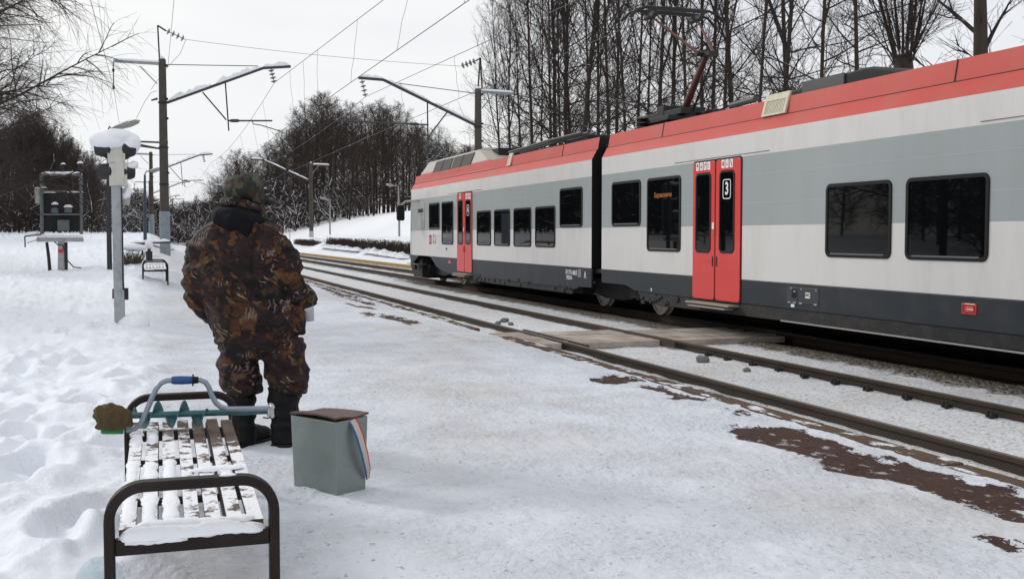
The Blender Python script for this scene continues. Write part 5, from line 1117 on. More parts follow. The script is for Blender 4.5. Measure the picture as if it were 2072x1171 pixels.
def signal():
    b = hit(243, 655); Y = b.y; W = lambda u, v, dy=0: on_y(u, v, Y) + Vector((0, dy, 0)) - b
    t = thing('crossing_signal', tuple(b), 'snow-laden crossing signal on a grey square post, seen from its back', 'signal')
    mb = MB(); mb.bar(W(243.5, 690), W(236, 375), .15, .13, (0, 1, 0)); mb.build('signal_post', m_steel, t, bevel=.012)
    mb = MB(); mb.bar(W(241.5, 604), W(241.5, 584), .02, .20, (1, 0, 0)); mb.box(W(254.5, 594.5, .02), (.075, .16, .17)); mb.box(W(234, 594.5), (.03, .12, .17)); mb.build('junction_box', m_dark, t, bevel=.006)
    mb = MB(); mb.box(W(242, 593, -.075), (.035, .03, .04)); mb.build('box_latch', m_steel, t)
    for (c, w, h, nm) in (((235.5, 308), .25, .345, 0), ((239.5, 353), .255, .345, 1)):
        mb = MB(); c0 = W(*c); ph = [(-.5, -.5), (.5, -.5), (.5, .5), (-.5, .5)]; mb.box(c0, (w * .98, .18, h)); mb.box(c0 + Vector((.02, -.095, 0)), (w * .5, .012, h * .96)); mb.build('signal_box', m_sigwhite, t, bevel=.012)
    def hood(c, ang, r, L_, tilt=0):
        c0 = W(*c); d = Vector((math.cos(R(ang)), .25, math.sin(R(tilt)))).normalized(); mb = MB(); mb.lathe(c0, [(r * .75, 0), (r, .02), (r * 1.0, L_ * .7), (r * .8, L_), (r * .7, L_ * .97), (r * .85, L_ * .6), (0, L_ * .5)], 18, d); mb.build('lamp_hood', m_hood2, t)
    def plate_(u0, u1, v0, v1, lobes):
        pts = [W(u, v, .11) for u, v in lobes]; mb = MB(); mb.prism([(p.x, p.z) for p in pts], lambda p, q: (p[0], .10 + q, p[1]), -.025, .10); mb.build('back_plate', m_hood2, t, smooth=False, bevel=.012)
    plate_(0, 0, 0, 0, [(190, 293), (196, 304), (205, 314), (218, 322), (250, 324), (262, 318), (270, 306), (276, 294), (262, 282), (235, 277), (205, 280)])
    plate_(0, 0, 0, 0, [(196, 336), (197, 347), (203, 356), (214, 362), (250, 364), (262, 360), (268, 352), (274, 342), (262, 333), (225, 333)])
    hood((228, 300), 180, .13, .24, 0); hood((244, 300), 0, .13, .20, 0); hood((230, 347), 180, .12, .22, -2); hood((246, 348), 0, .11, .18, 0)
    mb = MB(); mb.ell(W(222, 286, .03), (.30, .20, .145), 22, 14); mb.ell(W(238, 276, .03), (.22, .20, .11), 18, 12); mb.ell(W(262, 290, .05), (.17, .17, .16), 18, 12); mb.ell(W(206, 290, .04), (.17, .16, .12), 16, 12); mb.ell(W(268, 298, .03), (.09, .12, .09), 14, 10)
    me = remesh(mb, .014, 4); displace(me, lambda p: .016 * n3(p, 8, 3) + .010 * n3(p, 22, 5) - .02 * np.maximum(n3(p, 13, 8), 0) * (p[:, 2] < p[:, 2].mean())); me.materials.append(m_snowcap); link('snow_cap', me, t)
    mb = MB(); mb.ell(W(266, 336, .03), (.10, .13, .055), 14, 10); mb.ell(W(272, 332, .03), (.06, .10, .05), 14, 10); me = remesh(mb, .012, 3); me.materials.append(m_snowcap); link('snow_cap', me, t)
    mb = MB(); mb.box(W(253, 407, .05), (.14, .12, .12)); bx = mb.build('relay_box', M('relay_white', (.36, .36, .33), .6, var=.1, vs=4), t, bevel=.01)
    mb = MB(); mb.ell(W(252, 397, .05), (.085, .09, .06), 14, 10); mb.ell(W(258, 388, .05), (.06, .07, .08), 14, 10); me = remesh(mb, .011, 3); displace(me, lambda p: .008 * n3(p, 14, 2)); me.materials.append(m_snowcap); link('snow_cap', me, bx)
    mb = MB(); mb.ell(Vector((.20, -.06, -.02)), (.23, .22, .19), 18, 10); me = mb.mesh('snow_heap', m_snowcap); displace(me, lambda p: .035 * n3(p, 6, 2) + .015 * n3(p, 16, 4)); o = link('snow_heap', me); o.location = b; tag(o, 'small heap of snow at the foot of the crossing signal', 'snow heap')
    mb = MB(); mb.tube([W(246, 380, -.08), W(248, 470, -.09), W(249, 560, -.09), W(250, 586, -.08)], .012, 6); mb.build('signal_cable', m_dark, t)
def stand():
    b = hit(113, 546); Y = b.y; W = lambda u, v, dy=0: on_y(u, v, Y) + Vector((0, dy, 0)) - b; px = (W(100, 400) - W(0, 400)).length / 100
    t = thing('transformer_stand', tuple(b), 'snow-covered open steel frame on a T-shaped concrete stand', 'transformer stand')
    m_tw = M('pale_concrete', (.36, .36, .36), .85, var=.25, vs=5, dirt=(.16, .15, .14), dscale=7); m_fr = M('frame_grey', (.10, .115, .125), .6, var=.25, vs=6)
    mb = MB(); mb.bar(W(123.5, 560), W(123.5, 488), 12 * px, .30, (0, 1, 0)); mb.box(W(122, 485), (96 * px, .36, 9 * px)); mb.build('concrete_tee', m_tw, t, bevel=.02)
    mb = MB(); mb.bar(W(133, 558, .25), W(132, 490, .25), 7 * px, .12, (0, 1, 0)); mb.build('rear_leg', m_conc, t)
    mb = MB(); mb.tube([W(101, 556, .1), W(98, 520, .1), W(94, 490, .1)], [4 * px, 3.6 * px, 3.2 * px], 10); mb.build('wooden_prop', M('dark_timber', (.04, .034, .03), .9, var=.3, vs=7), t)
    mb = MB(); mb.box(W(123.5, 507.5, -.16), (11 * px, .012, 8 * px)); mb.build('red_plate', m_red_ink if 0 else M('red_plate', (.55, .03, .03), .5), t)
    mb = MB(); 
    for dy in (-.3, .3):
        for u in (84, 164): mb.bar(W(u + 1, 474, dy), W(u, 352, dy), 4 * px, .05, (0, 1, 0))
        for v in (354, 387, 434): mb.bar(W(84, v, dy), W(164, v, dy), .05, 2.6 * px, (0, 0, 1))
    for u in (84, 164):
        for v in (354, 387, 434): mb.bar(W(u, v, -.3), W(u, v, .3), .04, .05)
    mb.build('steel_frame', m_fr, t)
    mb = MB(); mb.box(W(124, 430, .34), (78 * px, .03, 84 * px)); mb.build('back_mesh', M('frame_backing', (.022, .02, .02), .9, var=.4, vs=8), t)
    mb = MB(); mb.box(W(76, 397, 0), (10 * px, .3, 33 * px)); mb.build('meter_box', M('meter_cream', (.33, .34, .28), .6, var=.1, vs=4), t, bevel=.01)
    mb = MB(); mb.box(W(128, 456, .12), (24 * px, .25, 24 * px)); mb.build('switch_box', m_fr, t, bevel=.01)
    for (u, v, r) in ((111, 425, 8), (138, 424, 8)): mb = MB(); mb.lathe(W(u, v + 6, 0), [(r * px, 0), (r * px, 8 * px), (r * .5 * px, 12 * px)], 12); mb.build('insulator', m_fr, t)
    for (u, v) in ((125, 336), (164, 332)): mb = MB(); mb.lathe(W(u, v + 12, 0), [(4 * px, 0), (4 * px, 9 * px), (5 * px, 11 * px), (2 * px, 15 * px)], 12); mb.build('insulator', m_dark, t)
    mb = MB()
    for (u, v, a, c, h) in ((124, 352, 42, .36, 6), (152, 388, 16, .2, 4), (122, 479, 47, .25, 5), (76, 380, 6, .16, 4), (89, 379, 6, .12, 5), (111, 412, 7, .12, 8), (138, 418, 9, .12, 7), (128, 331, 5, .1, 5), (162, 329, 6, .1, 6), (163, 362, 4, .1, 5), (100, 389, 14, .1, 2)):
        snow_lump([W(u - a, v + 1, 0), W(u + a, v + 1, 0)], c * .9, h * px, int(u), .05, 10, amp=.18).build('snow_cover', m_snowcap, t)
    mb = MB(); mb.tube([W(110, 488, -.1), W(118, 495, -.2), W(128, 495, -.2), W(136, 525, -.2), W(150, 540, -.2), W(172, 542, -.3)], .018, 6); mb.build('stand_cable', m_dark, t)
    mb = MB(); mb.bar(W(50, 478), W(84, 474), .05, .05); mb.bar(W(50, 478), W(51, 500), .04, .04); mb.bar(W(54, 492), W(84, 482), .02, .02); mb.build('side_bracket', m_fr, t)
    s_ = snow_lump([W(50, 474), W(84, 471)], .06, .06, 4, .05); s_.build('snow_cover', m_snowcap, t)
def plank_bench():
    b = hit(293, 515); Y = b.y; W = lambda u, v, dy=0: on_y(u, v, Y) + Vector((0, dy, 0)) - b
    t = thing('plank_bench', tuple(b), 'narrow snow-topped plank on one dark post in front of the mast', 'bench')
    mb = MB(); mb.bar(W(260, 493.5), W(346, 490.5), .42, .055); mb.build('plank', M('plank_dark', (.06, .05, .045), .9, var=.3, vs=8), t)
    mb = MB(); mb.bar(W(288.5, 525), W(288, 494), .07, .07, (0, 1, 0)); mb.build('plank_post', m_dark, t)
    snow_lump([W(264, 491), W(300, 489.5), W(344, 488)], .2, .09, 6, .05, 10).build('snow_cover', m_snowcap, t)
    mb = MB(); mb.tube([W(310, 497, .1), W(330, 503, .1), W(345, 505.5, .1), W(352, 505, .1)], .03, 8); mb.tube([W(335, 489), W(352, 493), W(362, 495)], .022, 6); mb.build('bent_pipe', m_steel, t)
    b = hit(302, 527); W = lambda u, v: on_y(u, v, b.y) - b; r = abs(W(309, 520).x - W(295, 520).x) / 2
    t = thing('litter_bin', tuple(b), 'dark brown litter bin heaped with snow on the platform', 'litter bin'); h = W(302, 508).z
    mb = MB(); mb.lathe((0, 0, -.2), [(r * .9, 0), (r, .2 + h), (r * .8, .2 + h), (r * .7, .1 + h)], 20); mb.lathe((0, 0, h - .02), [(r * .5, 0), (r * .5, .18)], 10); mb.build('bin_body', M('bin_brown', (.035, .022, .018), .7, var=.3, vs=6), t)
    mb = MB(); mb.ell((0, 0, h + .2), (r * 1.25, r * 1.2, .13), 16, 10); me = mb.mesh('snow_cap', m_snowcap); displace(me, lambda p: .02 * n3(p, 7, 3)); link('snow_cap', me, t)
def sign():
    b = hit(587, 486); Y = b.y; W = lambda u, v: on_y(u, v, Y) - b
    t = thing('track_sign', tuple(b), 'small white rectangular sign on a thin post beside the far track', 'sign'); mb = MB(); mb.cyl((0, 0, -.3), W(586, 470), .04, .04, 8); mb.build('sign_post', m_steel, t)
    c = W(586, 466.5); mb = MB(); mb.box(c, (.62, .03, .42)); p = mb.build('sign_plate', M('sign_white', (.6, .6, .58), .6), t, bevel=.005)
    mb = MB()
    for dx in (-.14, .06): mb.box(c + Vector((dx, -.02, 0)), (.10, .012, .2))
    mb.build('sign_figures', m_black_ink, p)
# ------------------------------------------------------------------ trees
def bark(name, c, snow, thr=.45):
    g = G(name); o = g.obj(); k = g.mix(g.noise(g.obj((1, 1, .3)), 9, 5, .6), tuple(x * .6 for x in c), tuple(x * 1.35 for x in c))
    if snow:
        s = g.math('MULTIPLY', g.rng(g.nz(), .25, .55), g.rng(g.noise(o, 1.6, 4, .6), thr, thr + .06)); k = g.mix(g.math('MULTIPLY', s, snow), k, (.78, .79, .83))
    return g.out(k, .9, Specular_IOR_Level=.15)
m_bark = bark('lime_bark', (.052, .042, .035), .4, .60); m_twig = bark('lime_twig', (.048, .038, .034), 0); m_br = bark('lime_branch', (.038, .031, .028), .8, .54)
m_bark2 = bark('wood_bark', (.045, .036, .031), .3, .60); m_twig2 = bark('wood_twig', (.056, .043, .037), 0); m_br2 = bark('snowy_branch', (.05, .039, .034), 1.0, .61)
m_birch = bark('birch_branch', (.06, .05, .045), .35, .58)
def tri(V, Fc, MI, pts, r0, r1, m, sides=3):
    o = len(V); k = len(pts)
    for i in range(k):
        a = pts[max(i - 1, 0)]; b = pts[min(i + 1, k - 1)]; dx, dy, dz = b[0] - a[0], b[1] - a[1], b[2] - a[2]; l = math.sqrt(dx * dx + dy * dy + dz * dz) or 1; dx /= l; dy /= l; dz /= l
        if abs(dz) < .9: ux, uy, uz = -dy, dx, 0.0
        else: ux, uy, uz = 0.0, -dz, dy
        l = math.sqrt(ux * ux + uy * uy + uz * uz) or 1; ux /= l; uy /= l; uz /= l
        wx, wy, wz = dy * uz - dz * uy, dz * ux - dx * uz, dx * uy - dy * ux; r = r0 + (r1 - r0) * i / (k - 1); p = pts[i]
        for j in range(sides):
            c = r * _C[sides][j][0]; s = r * _C[sides][j][1]; V.append((p[0] + ux * c + wx * s, p[1] + uy * c + wy * s, p[2] + uz * c + wz * s))
    for i in range(k - 1):
        for j in range(sides): Fc.append((o + i * sides + j, o + i * sides + (j + 1) % sides, o + (i + 1) * sides + (j + 1) % sides, o + (i + 1) * sides + j)); MI.append(m)
_C = {n: [(math.cos(2 * math.pi * j / n + .5), math.sin(2 * math.pi * j / n + .5)) for j in range(n)] for n in (3, 4, 5, 6, 8)}
def mesh_raw(name, V, Fc, MI, mats):
    me = bpy.data.meshes.new(name); me.from_pydata(V, [], Fc)
    for m in mats: me.materials.append(m)
    me.polygons.foreach_set('material_index', MI); me.polygons.foreach_set('use_smooth', [True] * len(Fc)); me.update(); return me
def grow(p, d, L, n, rs, up, wob):
    """a limb as a list of points; 'up' bends it towards (or away from) the sky"""
    pts = [tuple(p)]; x, y, z = p; dx, dy, dz = d; s = L / n
    for i in range(n):
        dx += rs.uniform(-wob, wob); dy += rs.uniform(-wob, wob); dz += up + rs.uniform(-wob, wob); l = math.sqrt(dx * dx + dy * dy + dz * dz); dx /= l; dy /= l; dz /= l
        x += dx * s; y += dy * s; z += dz * s; pts.append((x, y, z))
    return pts, (dx, dy, dz)
def pick(pts, f):
    k = f * (len(pts) - 1); i = min(int(k), len(pts) - 2); t = k - i; a, b = pts[i], pts[i + 1]
    l = math.dist(a, b) or 1
    return tuple(a[q] + (b[q] - a[q]) * t for q in range(3)), tuple((b[q] - a[q]) / l for q in range(3))
def side(d, rs, ang):
    v = Vector(d); o = v.orthogonal().normalized(); o.rotate(Matrix.Rotation(rs.uniform(0, 6.283), 3, v)); r = v * math.cos(ang) + o * math.sin(ang); return (r.x, r.y, r.z)
def make_tree(seed, H=16, tr=.19, start=.25, nb=46, Lb=3.6, elev=(15, 60), up=.10, sec=8, twg=5, tw_len=.75, tw_r=.006, snowy=.5, droop=0.0, stems=1, lean=.02, mats=None, single=False, wob=.10, cone=.5, heavy=0, limbs=0, broom=0):
    rs = random.Random(seed); V, Fc, MI = [], [], []; V2, F2, M2 = [], [], []
    for st in range(stems):
        a = rs.uniform(0, 6.28); d = (math.cos(a) * (lean if stems == 1 else .22), math.sin(a) * (lean if stems == 1 else .22), 1)
        h = H * (1 if st == 0 else rs.uniform(.7, .95)); tp, _ = grow((rs.uniform(-.1, .1) * (stems > 1), rs.uniform(-.1, .1) * (stems > 1), -.4), d, h, 14, rs, .03, .030)
        tri(V, Fc, MI, tp, tr, tr * .12, 0, 8)
        az = rs.uniform(0, 6.28); n = nb // stems
        for b in range(n):
            f = start + (1 - start) * ((b + rs.random()) / n) * .985; az += 2.4 + rs.uniform(-.5, .5); p, td = pick(tp, f); g = (f - start) / (1 - start)
            L = Lb * (cone + (1 - cone) * math.sin(math.pi * min(1, (g * .8 + .22)))) * rs.uniform(.55, 1.15) * (1 - .62 * g ** 2.2)
            limb = limbs and b % limbs == 2 and .25 < f < .8
            if limb: L = (1 - f) * h * rs.uniform(.6, .85)
            elif broom and f > .3: L = (1 - f) * h * rs.uniform(.35, .75) * broom + 1.0
            el = R(rs.uniform(62, 76)) if limb else (R(rs.uniform(38, 70)) if broom and f > .3 else R(rs.uniform(*elev) + 28 * g)); d = (math.cos(az) * math.cos(el), math.sin(az) * math.cos(el), math.sin(el)); low = f < snowy
            bp, bd = grow(p, d, L, 7, rs, (up if not low else up * .25) - droop * (1 - g * .5), wob); r0 = tr * (1 - f * .8) * (.55 if limb else .30) + .008
            tri(V2, F2, M2, bp, r0, .007, 0 if low else 1, 4)
            def load(q, r):
                if low and heavy and rs.random() < heavy: i0 = rs.randint(0, len(q) // 3); tri(V2, F2, M2, [(a[0], a[1], a[2] + r * .5) for a in q[i0:]], r, r * .4, 2, 4)
            load(bp, .055)
            for s in range(sec):
                q = .15 + .85 * (s + rs.random()) / sec; p2, d2 = pick(bp, q); L2 = L * .42 * (1.15 - q * .7) * rs.uniform(.5, 1.2)
                sp, sd2 = grow(p2, side(d2, rs, R(rs.uniform(25, 60))), L2, 4, rs, up * .9 - droop * 1.6, wob * 1.2); load(sp, .038); tri(V2, F2, M2, sp, r0 * .38 + .003, .0055, 0 if low and s % 2 == 0 else 1, 3)
                for w_ in range(twg):
                    p3, d3 = pick(sp, .12 + .88 * (w_ + rs.random()) / twg); L3 = tw_len * rs.uniform(.4, 1.15) * (1 - .45 * g)
                    wp, wd = grow(p3, side(d3, rs, R(rs.uniform(20, 60))), L3, 3, rs, up * .6 - droop * 2.6, .14); tri(V2, F2, M2, wp, tw_r, tw_r * .55, 1, 3)
                    if w_ % 2 == 0:
                        p4, d4 = pick(wp, rs.uniform(.3, .8)); wp, _ = grow(p4, side(d4, rs, R(40)), L3 * .5, 2, rs, up * .5 - droop * 2.6, .1); tri(V2, F2, M2, wp, tw_r * .8, tw_r * .5, 1, 3)
    mats = mats or (m_bark, m_br, m_twig)
    if single: o = len(V); return mesh_raw('wood_tree', V + V2, Fc + [tuple(o + i for i in f) for f in F2], MI + [m + 1 for m in M2], mats)
    return mesh_raw('trunk', V, Fc, MI, [mats[0]]), mesh_raw('crown', V2, F2, M2, [mats[1], mats[2]])
def plant(name, meshes, x, y, s, rz, label, cat, group=None, sz=None, sink=0, tilt=0):
    z = gz(x, y) - sink
    if isinstance(meshes, tuple):
        t = thing(name, (x, y, z), label, cat, group, rz); t.scale = (s, s, sz or s)
        link('trunk', meshes[0], t); link('crown', meshes[1], t); return t
    o = link(name, meshes); o.location = (x, y, z); o.rotation_euler = (tilt, 0, rz); o.scale = (s, s, sz or s); return tag(o, label, cat, group)
def row_trees():
    V = [make_tree(100 + k, H=17.5, tr=.12, start=.14, nb=38, limbs=8, Lb=5.0, elev=(0, 55), up=.11, sec=9, twg=6, tw_len=.9, tw_r=.0042, snowy=.42, wob=.12) for k in range(5)]
    rs = random.Random(3); us = [1012, 1034, 1058, 1078, 1094, 1111, 1122, 1137, 1152, 1160, 1176, 1196, 1213, 1229, 1247, 1268, 1288, 1308, 1337, 1360, 1387, 1419, 1440, 1457, 1490, 1530, 1578, 1602, 1665]
    ordn = ['first', 'second', 'third', 'fourth', 'fifth', 'sixth', 'seventh', 'eighth', 'ninth', 'tenth', 'eleventh', 'twelfth', 'thirteenth', 'fourteenth', 'fifteenth', 'sixteenth', 'seventeenth', 'eighteenth', 'nineteenth', 'twentieth', 'twenty-first', 'twenty-second', 'twenty-third', 'twenty-fourth', 'twenty-fifth', 'twenty-sixth', 'twenty-seventh', 'twenty-eighth', 'twenty-ninth']
    for i, u in enumerate(us):
        X = 21.5 + (i * 37 % 5) * .9; p = on_x(u, 300, X); dep = p.y
        s = rs.uniform(.92, 1.12) * (.80 if u < 1030 else (.9 if u < 1070 else 1)); r = rs.choice((rs.uniform(.6, .8), rs.uniform(.85, 1.2))) * s
        plant('bare_tree', V[i % 5], X, p.y, r, rs.uniform(0, 6.28), 'tall bare tree behind the train, %s trunk counting from the mast by the cab' % ordn[i], 'tree', 'row of bare trees behind the train', s * 1.05)
    # lopped tree with shoots and the forked tree
    def lopped(seed, h, r, n, L):
        rs = random.Random(seed); mb = MB(); mb.tube([(0, 0, -.4), (.02, 0, h * .5), (0, .02, h * .93), (0, 0, h)], [r * 1.2, r, r * 1.02, r * .8], 14); tk = mb.mesh('trunk', m_bark); V, Fc, MI = [], [], []
        for k in range(n):
            a = rs.uniform(0, 6.28); q = rs.uniform(.3, .9) * r; el = R(rs.choice((rs.uniform(72, 88), rs.uniform(20, 70)))); p = (q * math.cos(a), q * math.sin(a), h * rs.uniform(.90, 1)); Lk = L * rs.uniform(.5, 1.1)
            bp, _ = grow(p, (math.cos(a) * math.cos(el), math.sin(a) * math.cos(el), math.sin(el)), Lk, 8, rs, .03, .06); tri(V, Fc, MI, bp, .045 if el > 1.2 else .022, .006, 0, 5)
            for s in range(12):
                p2, d2 = pick(bp, rs.uniform(.1, 1)); sp, _ = grow(p2, side(d2, rs, R(rs.uniform(20, 55))), Lk * rs.uniform(.12, .35), 4, rs, .06, .12); tri(V, Fc, MI, sp, .009, .004, 1, 3)
                for w_ in range(6): p3, d3 = pick(sp, rs.uniform(.15, 1)); wp, _ = grow(p3, side(d3, rs, R(rs.uniform(20, 55))), rs.uniform(.3, .9), 3, rs, .03, .14); tri(V, Fc, MI, wp, .0055, .003, 1, 3)
        return tk, mesh_raw('crown', V, Fc, MI, [m_br, m_twig])
    X = 20.0; p = on_x(1829, 112, X); h = p.z - gz(X, p.y); t = plant('lopped_tree', lopped(5, h, .27, 26, 5.2), X, p.y, 1, 0, 'thick lopped trunk with snow on its cut top and a broom of thin shoots', 'tree')
    mb = MB(); mb.ell((.0, 0, h + .03), (.24, .24, .14), 14, 10); me = mb.mesh('snow_cap', m_snowcap); displace(me, lambda q: .03 * n3(q, 6, 2)); link('snow_cap', me, t)
    X = 19.5; p = on_x(2022, 60, X); plant('forked_tree', make_tree(61, H=12, tr=.26, start=.30, nb=40, Lb=3.4, elev=(20, 65), up=.07, stems=4, sec=8, twg=5, tw_r=.006), X, p.y, 1, .4, 'bare tree forking into several stems above the train roof, farthest from the cab', 'tree')
    X = 24; p = on_x(1745, 60, X); plant('bare_tree', V[2], X, p.y, .8, 2, 'slim bare tree between the lopped trunk and the tall row', 'tree', None, 1.1)
WOOD = []
def wood():
    W = [make_tree(200 + k, H=17, tr=.16, start=.08, nb=38, Lb=4.4, broom=.9, elev=(0, 50), up=.05, sec=7, twg=5, tw_len=1.0, tw_r=.0105, snowy=.30, heavy=.05, mats=(m_bark2, m_br2, m_twig2, m_snowcap), single=True, wob=.075) for k in range(4)]
    WD = [make_tree(230 + k, H=11, tr=.10, start=.04, nb=48, Lb=2.6, broom=.8, elev=(5, 55), up=.05, sec=7, twg=6, tw_len=.8, tw_r=.011, snowy=.35, heavy=.12, mats=(m_bark2, m_br2, m_twig2, m_snowcap), single=True, wob=.12) for k in range(3)]
    SH = [make_tree(260 + k, H=6.5, tr=.05, start=.03, nb=36, Lb=3.2, elev=(15, 60), up=-.03, sec=7, twg=4, tw_len=.8, tw_r=.012, snowy=1.0, heavy=.2, stems=3, mats=(m_bark2, m_br2, m_twig2, m_snowcap), single=True, wob=.055) for k in range(2)]
    rs = random.Random(8)
    def top(u): return float(np.interp(u, [430, 455, 480, 520, 560, 590, 620, 655, 690, 730, 765, 800, 840, 880, 930, 1000], [345, 330, 305, 290, 272, 255, 218, 190, 205, 215, 185, 205, 245, 262, 290, 300]))
    for k in range(120):
        u = 436 + (1010 - 436) * ((k + rs.random()) / 120); back = rs.random()
        dep = float(np.interp(u, [436, 500, 600, 700, 820, 1010], [205, 185, 150, 128, 108, 88])) + back * 38
        p = at_d(u, 470, dep); h = (474 - top(u)) * dep / F + CAMZ - gz(p.x, p.y); s = h / 17 * rs.uniform(.78, 1.03) * (.72 if back < .25 else 1)
        plant('wood_tree', W[k % 4], p.x, p.y, s * rs.uniform(1.1, 1.55), rs.uniform(0, 6.28), 'dark bare tree among many in the wood on the snow bank beyond the tracks', 'tree', 'trees of the wood beyond the tracks', s)
    for k in range(24):
        u = 445 + (735 - 445) * ((k + rs.random()) / 24); dep = float(np.interp(u, [436, 500, 600, 700, 820, 1010], [200, 180, 152, 132, 112, 90])) + rs.uniform(-3, 10)
        p = at_d(u, 470, dep); plant('snowy_shrub', SH[k % 2], p.x, p.y, rs.uniform(.6, 1.15) * (1.15 if u < 620 else .8), rs.uniform(0, 6.28), 'snow-laden shrub among others along the edge of the wood beyond the tracks', 'shrub', 'snowy shrubs before the wood')
    # wood on the near side of the line
    tl = lambda u: float(np.interp(u, [-200, 20, 60, 100, 130, 160, 190, 205], [215, 232, 222, 225, 258, 300, 318, 345]))
    for k in range(84):
        u = -190 + 392 * ((k + rs.random()) / 84); dep = rs.uniform(74, 102); p = at_d(u, 470, dep); h = (474 - tl(u)) * dep / F + CAMZ - gz(p.x, p.y); s = h / 11 * rs.uniform(.72, 1.02)
        plant('thicket_tree', WD[k % 3], p.x, p.y, s * rs.uniform(.85, 1.1), rs.uniform(0, 6.28), 'dark leafless tree in the thicket behind the transformer stand', 'tree', 'trees of the thicket on the platform side', s)
    for k in range(90):
        u = -900 + 710 * ((k + rs.random()) / 90); dep = rs.uniform(60, 96); p = at_d(u, 470, dep); plant('thicket_tree', WD[k % 3], p.x, p.y, rs.uniform(.9, 1.3), rs.uniform(0, 6.28), 'dark leafless tree in the thicket behind the transformer stand', 'tree', 'trees of the thicket on the platform side', rs.uniform(.8, 1.1))
    for k in range(40):
        x = -15 - rs.uniform(0, 32); y = rs.uniform(8, 78); plant('thicket_tree', WD[k % 3], x, y, rs.uniform(.9, 1.25), rs.uniform(0, 6.28), 'dark leafless tree in the thicket behind the transformer stand', 'tree', 'trees of the thicket on the platform side', rs.uniform(.95, 1.2))
    # far end of the line
    for k in range(44):
        u = 196 + (470 - 196) * ((k + rs.random()) / 44); dep = rs.uniform(215, 270); p = at_d(u, 470, dep); v = float(np.interp(u, [196, 260, 300, 350, 400, 440, 470], [385, 392, 398, 412, 408, 395, 370])); h = (474 - v) * dep / F + CAMZ; s = h / 11 * rs.uniform(.8, 1.05)
        plant('thicket_tree', WD[k % 3], p.x, p.y, s * 1.6, rs.uniform(0, 6.28), 'leafless tree in the far wood closing the view along the tracks', 'tree', 'trees closing the far view', s)
    for k in range(26):
        u = 205 + (470 - 205) * ((k + rs.random()) / 26); dep = rs.uniform(150, 205) if not 335 < u < 385 else rs.uniform(205, 225); p = at_d(u, 470, dep)
        plant('snowy_shrub', SH[k % 2], p.x, p.y, rs.uniform(.7, 1.25), rs.uniform(0, 6.28), 'snow-covered shrub among others at the far end of the platform', 'shrub', 'snowy shrubs at the far end')
    # spruces
    g = G('spruce_green'); g.out(g.mix(g.math('MULTIPLY', g.rng(g.nz(), .3, .6), g.rng(g.noise(g.obj(), 1.5, 4), .42, .52)), (.012, .022, .018), (.72, .75, .80)), .9); m_sp = g.m
    def spruce(seed):
        rs2 = random.Random(seed); V, Fc, MI = [], [], []; tri(V, Fc, MI, [(0, 0, -.3), (0, 0, 5), (0, 0, 10)], .16, .02, 0, 6)
        for k in range(120):
            z = .6 + 9.2 * (k / 120); a = k * 2.4 + rs2.uniform(-.4, .4); L = (10.2 - z) * .27 * rs2.uniform(.75, 1.15) + .15; bp, _ = grow((0, 0, z), (math.cos(a), math.sin(a), .05), L, 5, rs2, -.10, .05); tri(V, Fc, MI, bp, .05, .02, 1, 4)
            for s in range(12):
                p2, d2 = pick(bp, .12 + .88 * s / 12); sg = 1 if s % 2 else -1; q = Vector(d2).cross(Vector((0, 0, 1))).normalized() * sg; d3 = (Vector(d2) * .6 + q * .8 + Vector((0, 0, -.25))); sp, _ = grow(p2, tuple(d3), L * .30 * (1.1 - s / 16), 3, rs2, -.12, .1); tri(V, Fc, MI, sp, .055, .02, 1, 3)
        return mesh_raw('spruce', V, Fc, MI, [m_bark2, m_sp])
    SP = [spruce(1), spruce(2)]
    for i, (u, dep, v, lab) in enumerate(((262, 175, 384, 'small snowy spruce nearest the signal post on the skyline'), (276, 190, 380, 'snowy spruce showing just beside the blue lamp post'), (288, 215, 392, 'far dark spruce behind the lamp post and masts'), (350, 240, 398, 'pointed far spruce just beyond the nearest mast'), (372, 250, 402, 'second pointed far spruce above the tracks'), (398, 245, 392, 'far spruce by the cap of the person'), (888, 92, 285, 'dark green spruce above the train cab'), (873, 98, 290, 'dark green spruce just behind the cab spruce'), (905, 95, 300, 'low dark spruce beside the mast over the cab'))):
        p = at_d(u, 470, dep); h = (474 - v) * dep / F + CAMZ - gz(p.x, p.y); plant('spruce_tree', SP[i % 2], p.x, p.y, h / 10 * (1.5 if i < 6 else 1.25), i, lab, 'spruce', None, h / 10)
def birch():
    B = make_tree(301, H=12.5, tr=.11, start=.14, nb=54, Lb=3.3, elev=(15, 50), up=.03, sec=17, twg=10, tw_len=.9, tw_r=.0034, snowy=.0, droop=.07, mats=(m_bark2, m_birch, m_birch), wob=.09, cone=.7)
    p = at_d(-60, 470, 34); plant('birch_tree', B, p.x, p.y, 1.0, 3.2, 'second drooping birch standing farther back before the thicket', 'tree')
    p = at_d(-90, 470, 21); plant('birch_tree', B, p.x, p.y, 1.0, 1.2, 'birch with drooping fine twigs reaching into the sky above the thicket', 'tree')
